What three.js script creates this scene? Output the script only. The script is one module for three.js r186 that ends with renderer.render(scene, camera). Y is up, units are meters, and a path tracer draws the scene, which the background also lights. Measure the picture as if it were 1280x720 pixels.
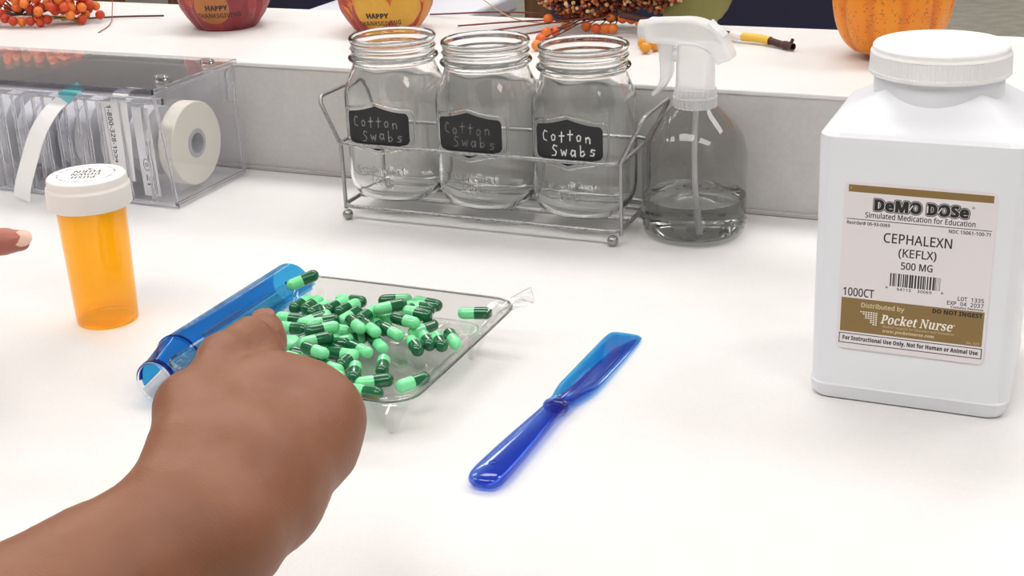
import * as THREE from 'three';
import { RoundedBoxGeometry } from 'three/addons/geometries/RoundedBoxGeometry.js';
import { mergeGeometries, mergeVertices, toCreasedNormals } from 'three/addons/utils/BufferGeometryUtils.js';
import { MarchingCubes } from 'three/addons/objects/MarchingCubes.js';
import { FontLoader } from 'three/addons/loaders/FontLoader.js';
import { TextGeometry } from 'three/addons/geometries/TextGeometry.js';
import { RectAreaLightUniformsLib } from 'three/addons/lights/RectAreaLightUniformsLib.js';
import { ImprovedNoise } from 'three/addons/math/ImprovedNoise.js';

// ---------------------------------------------------------------- camera, exposure, lights
const scene = new THREE.Scene();
const camera = new THREE.PerspectiveCamera(2 * Math.atan(360 / 1740) * 180 / Math.PI, 1280 / 720, 0.02, 40);
camera.position.set(0, 0.3604, 0);
camera.rotation.order = 'YXZ';
camera.rotation.set(-21.2 * Math.PI / 180, 23.6588 * Math.PI / 180, -2.3 * Math.PI / 180);
scene.add(camera);
const renderer = new THREE.WebGLRenderer({ antialias: true });
renderer.toneMapping = THREE.LinearToneMapping;
renderer.toneMappingExposure = 0.93;
renderer.shadowMap.enabled = true;
RectAreaLightUniformsLib.init();
scene.background = new THREE.Color(0x000000);
const PANEL_LIGHT = 3.9, PANEL_COLOR = new THREE.Color(1, 0.975, 0.955), PANEL_GLOW = 5;
// ceiling panels: x, z of each
const PANELS = [[-2.3, 0.3], [-0.6, 0.3], [1.1, 0.3], [-2.3, -1.7], [-0.6, -1.7], [1.1, -1.7], [-2.6, -4.2], [0.2, -4.2], [-2.6, -6.6], [0.2, -6.6]];
const FLOOR = -0.76, CEIL = 1.9;

// ---------------------------------------------------------------- helpers
function mulberry(a) { return () => { a |= 0; a = a + 0x6D2B79F5 | 0; let t = Math.imul(a ^ a >>> 15, 1 | a); t = t + Math.imul(t ^ t >>> 7, 61 | t) ^ t; return ((t ^ t >>> 14) >>> 0) / 4294967296; }; }
const rnd = mulberry(7);
const rr = (a, b) => a + (b - a) * rnd();
const V = (x, y, z) => new THREE.Vector3(x, y, z);
const rad = d => d * Math.PI / 180;
const noise = new ImprovedNoise();
const used = {};
function numbered(n) { const k = used[n] = (used[n] ?? -1) + 1; return k ? n + '_' + String(k).padStart(3, '0') : n; }
function tag(o, label, category, group, kind) { if (label) o.userData.label = label; if (category) o.userData.category = category; if (group) o.userData.group = group; if (kind) o.userData.kind = kind; return o; }
function thing(name, label, category, pos = [0, 0, 0], turn = 0, group) {
  const o = new THREE.Group(); o.name = numbered(name); o.position.set(...pos); o.rotation.y = turn; scene.add(o);
  return tag(o, label, category, group);
}
const partCount = new Map();
function part(name, geo, mat, parent, pos, rot) {
  const m = new THREE.Mesh(geo, mat);
  if (parent) { const k = parent.uuid + name, c = partCount.get(k) || 0; partCount.set(k, c + 1); m.name = c ? name + '_' + String(c).padStart(3, '0') : name; }
  else m.name = numbered(name);
  if (pos) m.position.set(...pos);
  if (rot) m.rotation.set(...rot);
  (parent || scene).add(m);
  return m;
}
function struct(name, geo, mat, pos) { const m = part(name, geo, mat, null, pos); m.userData.kind = 'structure'; return m; }
const rgb = (r, g, b) => new THREE.Color().setRGB(r / 255, g / 255, b / 255, THREE.SRGBColorSpace);
const std = (c, rough = 0.5, o = {}) => new THREE.MeshPhysicalMaterial({ color: c, roughness: rough, ...o });
const glassMat = (o = {}) => new THREE.MeshPhysicalMaterial({ color: 0xffffff, roughness: 0.0, transmission: 1, thickness: 0.003, ior: 1.5, ...o });
const paneMat = (c, rough = 0.03, o = {}) => new THREE.MeshPhysicalMaterial({ color: c, roughness: rough, transmission: 1, thickness: 0, ior: 1.49, ...o });
const box = (w, h, d, r = 0.001, s = 2) => new RoundedBoxGeometry(w, h, d, s, Math.min(r, w / 2.01, h / 2.01, d / 2.01));
const at = (g, x, y, z, rx = 0, ry = 0, rz = 0) => { g.applyMatrix4(new THREE.Matrix4().compose(V(x, y, z), new THREE.Quaternion().setFromEuler(new THREE.Euler(rx, ry, rz)), V(1, 1, 1))); return g; };
const merge = gs => mergeGeometries(gs.map(g => { const q = g.index ? g.toNonIndexed() : g; for (const k of Object.keys(q.attributes)) if (!['position', 'normal', 'uv'].includes(k)) q.deleteAttribute(k); return q; }));
// a surface through rings of equally many points; the ends may be closed by a point each
function loft(rings, { capStart = true, capEnd = true, crease = null, loop = false, openC = false } = {}) {
  const n = rings[0].length, pos = [], idx = [];
  for (const r of rings) for (const p of r) pos.push(p.x, p.y, p.z);
  const m = rings.length;
  for (let i = 0; i < (loop ? m : m - 1); i++) for (let j = 0; j < n; j++) {
    const a = i * n + j, b = i * n + (j + 1) % n, c = ((i + 1) % m) * n + j, d = ((i + 1) % m) * n + (j + 1) % n;
    idx.push(a, b, c, b, d, c);
  }
  const cap = (k, flip) => {
    const c = V(0, 0, 0); rings[k].forEach(p => c.add(p)); c.multiplyScalar(1 / n);
    const ci = pos.length / 3; pos.push(c.x, c.y, c.z);
    for (let j = 0; j < n; j++) { const a = k * n + j, b = k * n + (j + 1) % n; flip ? idx.push(ci, a, b) : idx.push(ci, b, a); }
  };
  if (!loop && capStart) cap(0, false);
  if (!loop && capEnd) cap(m - 1, true);
  // ends of a shell whose rings run along the outside and back along the inside
  if (openC) for (const [k, flip] of [[0, false], [m - 1, true]]) for (let j = 0; j < n / 2 - 1; j++) { const a = k * n + j, b = a + 1, c = k * n + n - 1 - j, d = c - 1; flip ? idx.push(a, b, d, a, d, c) : idx.push(a, d, b, a, c, d); }
  let g = new THREE.BufferGeometry();
  g.setAttribute('position', new THREE.Float32BufferAttribute(pos, 3)); g.setIndex(idx);
  if (crease != null) g = toCreasedNormals(g, crease); else g.computeVertexNormals();
  return g;
}
// ring of a superellipse; e = 2 is a circle
function sring(n, rx, rz, y, e = 2, cx = 0, cz = 0) {
  const out = [];
  for (let i = 0; i < n; i++) {
    const t = -i / n * Math.PI * 2, c = Math.cos(t), s = Math.sin(t), k = Math.pow(Math.pow(Math.abs(c), e) + Math.pow(Math.abs(s), e), -1 / e);
    out.push(V(cx + rx * c * k, y, cz + rz * s * k));
  }
  return out;
}
// ring of a rectangle with round corners
function rring(x0, x1, z0, z1, r, y, k = 8) {
  const out = [];
  const C = [[x1 - r, z1 - r, 0], [x1 - r, z0 + r, 1], [x0 + r, z0 + r, 2], [x0 + r, z1 - r, 3]];
  for (const [cx, cz, q] of C) for (let i = 0; i <= k; i++) { const t = Math.PI / 2 - q * Math.PI / 2 * -1 - Math.PI / 2 + 0; const a = (q * Math.PI / 2) + (i / k) * Math.PI / 2 - Math.PI / 2; out.push(V(cx + r * Math.cos(a + Math.PI * 0), y, cz - r * Math.sin(a))); }
  return out;
}
const lathe = (pts, seg = 64) => new THREE.LatheGeometry(pts.map(p => new THREE.Vector2(p[0], p[1])), seg);
function tube(pts, r, seg = 48, radial = 8, closed = false, tension = 0.5) {
  return new THREE.TubeGeometry(new THREE.CatmullRomCurve3(pts.map(p => Array.isArray(p) ? V(...p) : p), closed, 'centripetal', tension), seg, r, radial, closed);
}
// a wire that bends with small radii through its corner points
function wire(pts, r, bend, closed = false) {
  const P = pts.map(p => V(...p)), path = new THREE.CurvePath(), n = P.length;
  const cut = (i) => {
    const a = P[(i - 1 + n) % n], b = P[i], c = P[(i + 1) % n];
    const d1 = a.clone().sub(b), d2 = c.clone().sub(b), k = Math.min(bend, d1.length() * 0.45, d2.length() * 0.45);
    return [b.clone().addScaledVector(d1.normalize(), k), b, b.clone().addScaledVector(d2.normalize(), k)];
  };
  let prev = closed ? cut(0)[2] : P[0];
  const first = closed ? cut(0) : null;
  for (let i = 1; i < (closed ? n : n - 1); i++) {
    const [a, b, c] = cut(i);
    path.add(new THREE.LineCurve3(prev, a)); path.add(new THREE.QuadraticBezierCurve3(a, b, c)); prev = c;
  }
  if (closed) { path.add(new THREE.LineCurve3(prev, first[0])); path.add(new THREE.QuadraticBezierCurve3(first[0], first[1], first[2])); }
  else path.add(new THREE.LineCurve3(prev, P[n - 1]));
  const N = 30 + 14 * n, sp = path.getSpacedPoints(N); if (closed) sp.pop();
  return new THREE.TubeGeometry(new THREE.CatmullRomCurve3(sp, closed), N * 2, r, 8, closed);
}
function canvas(w, h, draw) { const c = document.createElement('canvas'); c.width = w; c.height = h; const g = c.getContext('2d'); draw(g, w, h); const t = new THREE.CanvasTexture(c); t.colorSpace = THREE.SRGBColorSpace; t.magFilter = THREE.LinearFilter; t.anisotropy = 8; return t; }
function noiseTex(n, f, seed, srgb) {
  const d = new Uint8Array(n * n * 4), R = mulberry(seed);
  for (let i = 0; i < n * n; i++) { const v = f(i % n, Math.floor(i / n), R); d[4 * i] = v[0]; d[4 * i + 1] = v[1]; d[4 * i + 2] = v[2]; d[4 * i + 3] = 255; }
  const t = new THREE.DataTexture(d, n, n); t.wrapS = t.wrapT = THREE.RepeatWrapping; t.magFilter = THREE.LinearFilter; t.minFilter = THREE.LinearFilter; if (srgb) t.colorSpace = THREE.SRGBColorSpace; t.needsUpdate = true; return t;
}
// uv in metres, laid over a box by the direction of each face
function boxUV(g, s = 1) {
  if (g.index) g = g.toNonIndexed();
  const p = g.attributes.position, nn = g.attributes.normal, uv = new Float32Array(p.count * 2);
  for (let i = 0; i < p.count; i++) {
    const ax = Math.abs(nn.getX(i)), ay = Math.abs(nn.getY(i)), az = Math.abs(nn.getZ(i));
    const [u, v] = ay >= ax && ay >= az ? [p.getX(i), p.getZ(i)] : az >= ax ? [p.getX(i), p.getY(i)] : [p.getZ(i), p.getY(i)];
    uv[2 * i] = u / s; uv[2 * i + 1] = v / s;
  }
  g.setAttribute('uv', new THREE.BufferAttribute(uv, 2)); return g;
}
function shapeOf(pts) { const s = new THREE.Shape(); pts.forEach((p, i) => i ? s.lineTo(p[0], p[1]) : s.moveTo(p[0], p[1])); s.closePath(); return s; }
function splineShape(pts) { return new THREE.Shape(new THREE.CatmullRomCurve3(pts.map(p => V(p[0], p[1], 0)), true, 'centripetal').getPoints(pts.length * 8).map(p => new THREE.Vector2(p.x, p.y))); }
const extrude = (s, d, bev = 0, seg = 3) => new THREE.ExtrudeGeometry(s, { depth: Math.max(1e-5, d - 2 * bev), bevelEnabled: bev > 0, bevelSize: bev, bevelThickness: bev, bevelOffset: -bev, bevelSegments: seg, curveSegments: 16 }).translate(0, 0, -d / 2 + bev);

const font = await new FontLoader().loadAsync('fonts/droid/droid_sans_bold.typeface.json');

// ---------------------------------------------------------------- the room
const carpetTex = noiseTex(256, (x, y, R) => { const v = 168 + 22 * (R() - 0.5) + 16 * noise.noise(x / 21, y / 21, 3); return [v + 3, v, v - 12]; }, 3, true);
carpetTex.repeat.set(1.2, 1.2);
const floorM = std(0xffffff, 0.9, { map: carpetTex });
const wallM = std(rgb(226, 222, 214), 0.85), ceilM = std(rgb(238, 238, 235), 0.9), plinthM = std(rgb(70, 66, 62), 0.6);
struct('floor', boxUV(new THREE.BoxGeometry(11.2, 0.1, 13.2)), floorM, [-1.5, FLOOR - 0.05, -3]);
struct('ceiling', new THREE.BoxGeometry(11.2, 0.1, 13.2), ceilM, [-1.5, CEIL + 0.05, -3]);
const RH = CEIL - FLOOR, RY = (CEIL + FLOOR) / 2;
struct('wall_back', new THREE.BoxGeometry(11.2, RH, 0.1), wallM, [-1.5, RY, -9.55]);
struct('wall_front', new THREE.BoxGeometry(11.2, RH, 0.1), wallM, [-1.5, RY, 3.55]);
struct('wall_left', new THREE.BoxGeometry(0.1, RH, 13), wallM, [-7.05, RY, -3]);
struct('wall_right', new THREE.BoxGeometry(0.1, RH, 13), wallM, [4.05, RY, -3]);
struct('baseboard_back', box(11, 0.1, 0.02, 0.004), plinthM, [-1.5, FLOOR + 0.05, -9.49]);
{
  const glow = new THREE.MeshStandardMaterial({ color: 0xffffff, emissive: PANEL_COLOR, emissiveIntensity: PANEL_GLOW, roughness: 0.6 });
  const frameM = std(0xf2f2f0, 0.5);
  PANELS.forEach(([x, z], i) => {
    const t = thing('ceiling_light', 'white framed rectangular ceiling light panel above the counter room', 'ceiling light', [x, CEIL, z], 0, 'ceiling light panels');
    const fr = [];
    for (const s of [-1, 1]) { fr.push(at(new THREE.BoxGeometry(1.26, 0.02, 0.03), 0, -0.01, s * 0.315)); fr.push(at(new THREE.BoxGeometry(0.03, 0.02, 0.6), s * 0.615, -0.01, 0)); }
    part('frame', merge(fr), frameM, t);
    part('diffuser', new THREE.BoxGeometry(1.2, 0.008, 0.6), glow, t, [0, -0.008, 0]);
    const l = new THREE.RectAreaLight(PANEL_COLOR, PANEL_LIGHT, 1.2, 0.6);
    l.position.set(0, -0.016, 0); l.rotation.x = -Math.PI / 2; t.add(l); l.name = 'panel_light';
  });
}

// ---------------------------------------------------------------- the counter
const speckle = noiseTex(256, (x, y, R) => { const v = 230 + 4 * (R() - 0.5) + 2 * noise.noise(x / 30, y / 30, 1); return [v, v - 2, v - 3]; }, 11, true);
speckle.repeat.set(4, 4);
const topM = std(0xffffff, 0.42, { map: speckle });
const riserTex = noiseTex(512, (x, y, R) => { const v = 200 + 6 * (R() - 0.5) + 4 * noise.noise(x / 9, y / 9, 5) + 4 * noise.noise(x / 40, y / 40, 2); return [v, v - 2, v - 4]; }, 12, true);
riserTex.repeat.set(4, 4);
const riserM = std(0xffffff, 0.5, { map: riserTex });
const capM = std(rgb(182, 178, 174), 0.5);
{
  const t = thing('counter', 'white laminate counter with a grey riser and a raised white ledge', 'counter', [-0.6, 0, -0.8]);
  const w = 3.4;
  part('worktop', boxUV(box(w, 0.03, 0.80, 0.003)), topM, t, [0, -0.015, 0.1355]);
  part('riser_panel', boxUV(new THREE.BoxGeometry(w, 0.86 - 0.004, 0.02)), riserM, t, [0, 0.0975 - 0.43 + 0.002, -0.2745]);
  part('base_strip', box(w, 0.004, 0.003, 0.0012), capM, t, [0, 0.002, -0.263]);
  part('ledge_top', boxUV(box(w, 0.0045, 0.258, 0.0016, 3)), topM, t, [0, 0.09975, -0.392]);
  part('back_panel', boxUV(new THREE.BoxGeometry(w, 0.85, 0.018)), riserM, t, [0, -0.33, -0.50]);
  part('front_panel', boxUV(new THREE.BoxGeometry(w, 0.73, 0.018)), riserM, t, [0, -0.395, 0.49]);
}

// ---------------------------------------------------------------- behind the ledge
const navyM = std(rgb(52, 50, 78), 0.85, { sheen: 0.3, sheenRoughness: 0.6 });
const woodTex = noiseTex(128, (x, y) => { const v = noise.noise(x / 7, y / 60, 4) * 22; return [120 + v, 84 + v, 52 + v * 0.7]; }, 5, true);
const woodM = std(0xffffff, 0.5, { map: woodTex });
function waitingChair(x, z, turn, w, label, mat = navyM) {
  const t = thing('waiting_chair', label, 'chair', [x, FLOOR, z], turn);
  part('seat', box(w, 0.1, 0.5, 0.03, 4), mat, t, [0, 0.42, 0.02]);
  const b = box(w, 0.52, 0.09, 0.03, 4); part('backrest', b, mat, t, [0, 0.68, 0.27], [0.1, 0, 0]);
  for (const sx of [-1, 1]) {
    part('leg', boxUV(box(0.045, 0.62, 0.045, 0.006), 0.2), woodM, t, [sx * (w / 2 + 0.025), 0.31, -0.2]);
    part('leg', boxUV(box(0.045, 0.82, 0.045, 0.006), 0.2), woodM, t, [sx * (w / 2 + 0.025), 0.41, 0.26]);
    part('armrest', boxUV(box(0.06, 0.03, 0.52, 0.008), 0.2), woodM, t, [sx * (w / 2 + 0.025), 0.635, 0.02]);
  }
  return t;
}
waitingChair(-0.485, -2.03, 0, 0.40, 'navy upholstered waiting chair behind the ledge beside the orange pumpkin');
waitingChair(-1.06, -2.03, 0, 0.42, 'navy waiting chair with wooden post behind the white cabinet');
waitingChair(-1.78, -1.95, 0, 0.74, 'wide dark green waiting chair behind the red pumpkin and berries', std(rgb(38, 48, 42), 0.8));
{
  const t = thing('cabinet', 'pale grey cabinet behind the ledge between the two red pumpkins', 'cabinet', [-0.825, FLOOR, -1.58]);
  const m = std(rgb(214, 214, 222), 0.5);
  part('carcass', box(0.21, 0.80, 0.2, 0.006), m, t, [0, 0.40, 0]);
  part('top_panel', box(0.222, 0.022, 0.212, 0.005), m, t, [0, 0.811, 0]);
  part('door', box(0.2, 0.74, 0.014, 0.004), m, t, [0, 0.41, -0.105]);
}

// ---------------------------------------------------------------- big white medicine bottle
const plasticWhite = std(rgb(236, 238, 244), 0.42, { clearcoat: 0.15, clearcoatRoughness: 0.35 });
const capWhite = std(rgb(246, 245, 246), 0.45);
{
  const t = thing('medicine_bottle', 'large square white plastic medicine bottle with a gold and white label', 'bottle', [-0.0838, 0, -0.7965]);
  const a = 0.0558, b = 0.0555, R = 0.011;
  const ring = (ins, y, r = R) => rring(-a + ins, a - ins, -b + ins, b - ins, Math.max(0.001, r - ins * 0.3), y, 8);
  const rings = [ring(0.012, 0.0006), ring(0.005, 0), ring(0.0025, 0.001), ring(0.0008, 0.0045), ring(0.0002, 0.0095), ring(0.0008, 0.0105), ring(0.0009, 0.013), ring(0.0006, 0.06), ring(0.0004, 0.12), ring(0, 0.154), ring(0.0004, 0.157), ring(0.0022, 0.1592)];
  // sloped shoulder, which the round neck cuts through
  for (const [ins, y] of [[0.0060, 0.1614], [0.0125, 0.1657], [0.0205, 0.1711], [0.029, 0.1767], [0.033, 0.1785], [0.038, 0.1792]]) rings.push(ring(ins, y));
  part('body', loft(rings, { crease: rad(32) }), plasticWhite, t);
  part('neck', lathe([[0.0335, 0.160], [0.0352, 0.163], [0.0352, 0.188], [0.03, 0.19]], 72), plasticWhite, t);
  // screw lid with fine ribs round its skirt
  const N = 240, lr = [];
  const L = (r, y, rib) => { const o = []; for (let i = 0; i < N; i++) { const q = -i / N * Math.PI * 2, w = r + (rib && i % 2 ? -0.00055 : 0); o.push(V(Math.cos(q) * w, y, Math.sin(q) * w)); } return o; };
  lr.push(L(0.0352, 0.1835), L(0.0378, 0.1835), L(0.0384, 0.1842), L(0.0384, 0.1856), L(0.0382, 0.1862, 1), L(0.0380, 0.1945, 1), L(0.0380, 0.1952), L(0.0374, 0.1962), L(0.0369, 0.1966), L(0.0368, 0.1985), L(0.0360, 0.1996), L(0.0345, 0.2002), L(0.02, 0.2004));
  part('lid', loft(lr, { capStart: false, crease: rad(30) }), capWhite, t);
  // the printed label
  const tex = canvas(1024, 1264, (g, w, h) => {
    const gold = '#8a6f3d', ink = '#17161a', cx = w / 2;
    g.fillStyle = '#e9e3e6'; g.fillRect(0, 0, w, h);
    g.fillStyle = gold; g.fillRect(28, 22, w - 56, 52);
    g.fillStyle = '#d8c9a5'; g.font = '20px sans-serif'; g.fillText('K', 40, 52);
    const T = (s, x, y, size, o = {}) => {
      g.font = (o.style || '') + ' ' + size + 'px ' + (o.face || 'sans-serif'); g.fillStyle = o.fill || ink; g.textAlign = 'left';
      const mw = g.measureText(s).width, want = o.width || mw, k = want / mw;
      g.save(); g.translate(o.align === 'r' ? x - want : o.align === 'c' ? x - want / 2 : x, y); g.scale(k, 1);
      if (o.stroke) { g.lineJoin = 'round'; g.lineWidth = o.sw; g.strokeStyle = o.stroke; g.strokeText(s, 0, 0); if (o.stroke2) { g.lineWidth = o.sw2; g.strokeStyle = o.stroke2; g.strokeText(s, 0, 0); } }
      g.fillText(s, 0, 0); if (o.bold) { g.lineWidth = o.bold; g.strokeStyle = g.fillStyle; g.strokeText(s, 0, 0); }
      g.restore();
    };
    T('DeMO DOSe', cx + 12, 195, 108, { style: 'bold', align: 'c', width: 640, stroke: ink, sw: 26, stroke2: '#e9e3e6', sw2: 15, bold: 9 });
    g.fillStyle = '#e9e3e6'; for (const x of [236, 566]) g.fillRect(x, 132, 7, 50);
    g.strokeStyle = '#e9e3e6'; g.lineWidth = 7; for (const x of [458, 652]) { g.beginPath(); g.moveTo(x - 10, 176); g.lineTo(x + 12, 138); g.stroke(); }
    T('®', 858, 128, 26);
    T('Simulated Medication for Education', cx + 10, 254, 52, { align: 'c', width: 744, bold: 1.5 });
    g.fillStyle = ink; g.fillRect(24, 270, w - 48, 5);
    T('Reorder# 06-93-0069', 26, 312, 34, { width: 300, bold: 1.5 });
    T('NDC 15061-100-71', w - 24, 312, 34, { align: 'r', width: 282, bold: 1.5 });
    T('CEPHALEXN', cx + 8, 425, 96, { align: 'c', width: 474, bold: 2 });
    T('(KEFLX)', cx + 12, 522, 84, { align: 'c', width: 262, bold: 2 });
    T('500 MG', cx + 14, 612, 72, { align: 'c', width: 222, bold: 2.5 });
    const R = mulberry(31); let x = 350; g.fillStyle = ink;
    while (x < 690) { const bw = 3 + Math.floor(R() * 4) * 3; g.fillRect(x, 648, bw, 98); x += bw + 3 + Math.floor(R() * 3) * 3; }
    T('*   64113  30069   *', cx + 8, 776, 30, { align: 'c', width: 400, style: 'bold', face: 'monospace' });
    T('1000CT', 24, 852, 84, { width: 222, bold: 2.5 });
    T('LOT 1335', w - 30, 800, 40, { align: 'r', width: 180, face: 'monospace', bold: 1.5 });
    T('EXP 04 2037', w - 30, 838, 40, { align: 'r', width: 250, face: 'monospace', bold: 1.5 });
    T('Contains Dextrose', w - 30, 862, 25, { align: 'r', width: 220, style: 'bold' });
    g.fillStyle = gold; g.fillRect(20, 868, w - 40, 262);
    T('Distributed by', 158, 932, 48, { width: 304, fill: '#ddcfae', bold: 1 });
    T('DO NOT INGEST', w - 32, 914, 44, { align: 'r', width: 340, style: 'bold', bold: 2 });
    for (let r = 0; r < 7; r++) for (let c = 0; c < 7; c++) if (c >= r * 0.72 - 0.3 + (r > 3 ? 0.5 : 0)) { g.fillStyle = '#f4efe4'; g.fillRect(158 + c * 18, 962 + r * 15, 12, 9); }
    T('Pocket Nurse', 300, 1040, 96, { width: 496, face: 'serif', style: 'italic bold', fill: '#f6f2ea' });
    T('®', 800, 1000, 20, { fill: '#e7dcc3' });
    T('Medical Supplies for Education and Simulation', 318, 1070, 26, { width: 496, fill: '#cdbb90' });
    T('www.pocketnurse.com', 318, 1106, 32, { width: 360, fill: '#e0d3b2', style: 'italic bold', face: 'serif' });
    T('No. 425', w - 36, 1118, 26, { align: 'r', fill: '#cdbb90' });
    g.strokeStyle = ink; g.lineWidth = 6; g.strokeRect(18, 1146, w - 36, 74);
    T('For Instructional Use Only. Not for Human or Animal Use', cx, 1196, 42, { align: 'c', width: 944, style: 'bold', bold: 2 });
  });
  const W = 0.0802, H = 0.099, r = 0.004, s = new THREE.Shape();
  s.moveTo(-W / 2 + r, -H / 2); s.lineTo(W / 2 - r, -H / 2); s.quadraticCurveTo(W / 2, -H / 2, W / 2, -H / 2 + r); s.lineTo(W / 2, H / 2 - r); s.quadraticCurveTo(W / 2, H / 2, W / 2 - r, H / 2); s.lineTo(-W / 2 + r, H / 2); s.quadraticCurveTo(-W / 2, H / 2, -W / 2, H / 2 - r); s.lineTo(-W / 2, -H / 2 + r); s.quadraticCurveTo(-W / 2, -H / 2, -W / 2 + r, -H / 2);
  const lg = extrude(s, 0.0003), p = lg.attributes.position, uv = lg.attributes.uv;
  for (let i = 0; i < p.count; i++) uv.setXY(i, p.getX(i) / W + 0.5, p.getY(i) / H + 0.5);
  part('label', lg, std(0xffffff, 0.38, { map: tex }), t, [0.0004, 0.0833, 0.0553], [0, 0, -0.003]);
}

// ---------------------------------------------------------------- amber vial
{
  const t = thing('pill_vial', 'empty amber pill vial with a white push-down cap', 'vial', [-0.6195, 0, -0.7115]);
  const amber = paneMat(rgb(255, 210, 58), 0.10, { ior: 1.5 });
  const amberBase = paneMat(rgb(255, 246, 222), 0.12);
  part('body', lathe([[0.0202, 0.0008], [0.021, 0.0022], [0.0213, 0.01], [0.0222, 0.05], [0.0231, 0.084], [0.0232, 0.0885]], 72), amber, t);
  part('base', lathe([[0, 0.0024], [0.0188, 0.0024], [0.0198, 0.0012], [0.0203, 0.0008], [0.0206, 0.0025], [0.0206, 0.006], [0.0200, 0.0068]], 72), amberBase, t);
  part('cap', lathe([[0.0236, 0.0842], [0.0272, 0.0842], [0.0279, 0.085], [0.02785, 0.0968], [0.0274, 0.0982], [0.0266, 0.0988], [0.0264, 0.1], [0.0262, 0.1038], [0.0252, 0.105], [0.023, 0.1053], [0, 0.1053]], 80), std(rgb(247, 240, 236), 0.45), t);
  const tex = canvas(512, 512, (g) => {
    g.fillStyle = '#fbf8f6'; g.fillRect(0, 0, 512, 512); g.fillStyle = '#17171a'; g.textAlign = 'center';
    g.save(); g.translate(256, 256); g.rotate(Math.PI);
    g.font = 'bold 84px sans-serif'; g.fillText('PUSH', 0, -62, 190); g.fillText('DOWN', 0, 16, 230); g.fillText('TURN', 0, 94, 250); g.font = 'bold 60px sans-serif'; g.fillText('&', 0, 146); g.restore();
    g.lineWidth = 14; g.strokeStyle = '#17171a';
    const R = mulberry(4);
    for (let a = 0; a < 6.2; a += 0.075) { if (R() < 0.32) continue; g.lineWidth = 9 + 9 * R(); g.beginPath(); g.arc(256, 256, 214, a, a + 0.035 + 0.02 * R()); g.stroke(); }
  });
  const d = new THREE.CylinderGeometry(0.0225, 0.0225, 0.0002, 64); const u = d.attributes.uv, p = d.attributes.position;
  for (let i = 0; i < u.count; i++) u.setXY(i, p.getX(i) / 0.045 + 0.5, 0.5 - p.getZ(i) / 0.045);
  part('printed_lettering', d, std(0xffffff, 0.45, { map: tex }), t, [0, 0.1054, 0], [0, 0.45, 0]);
}

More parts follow.
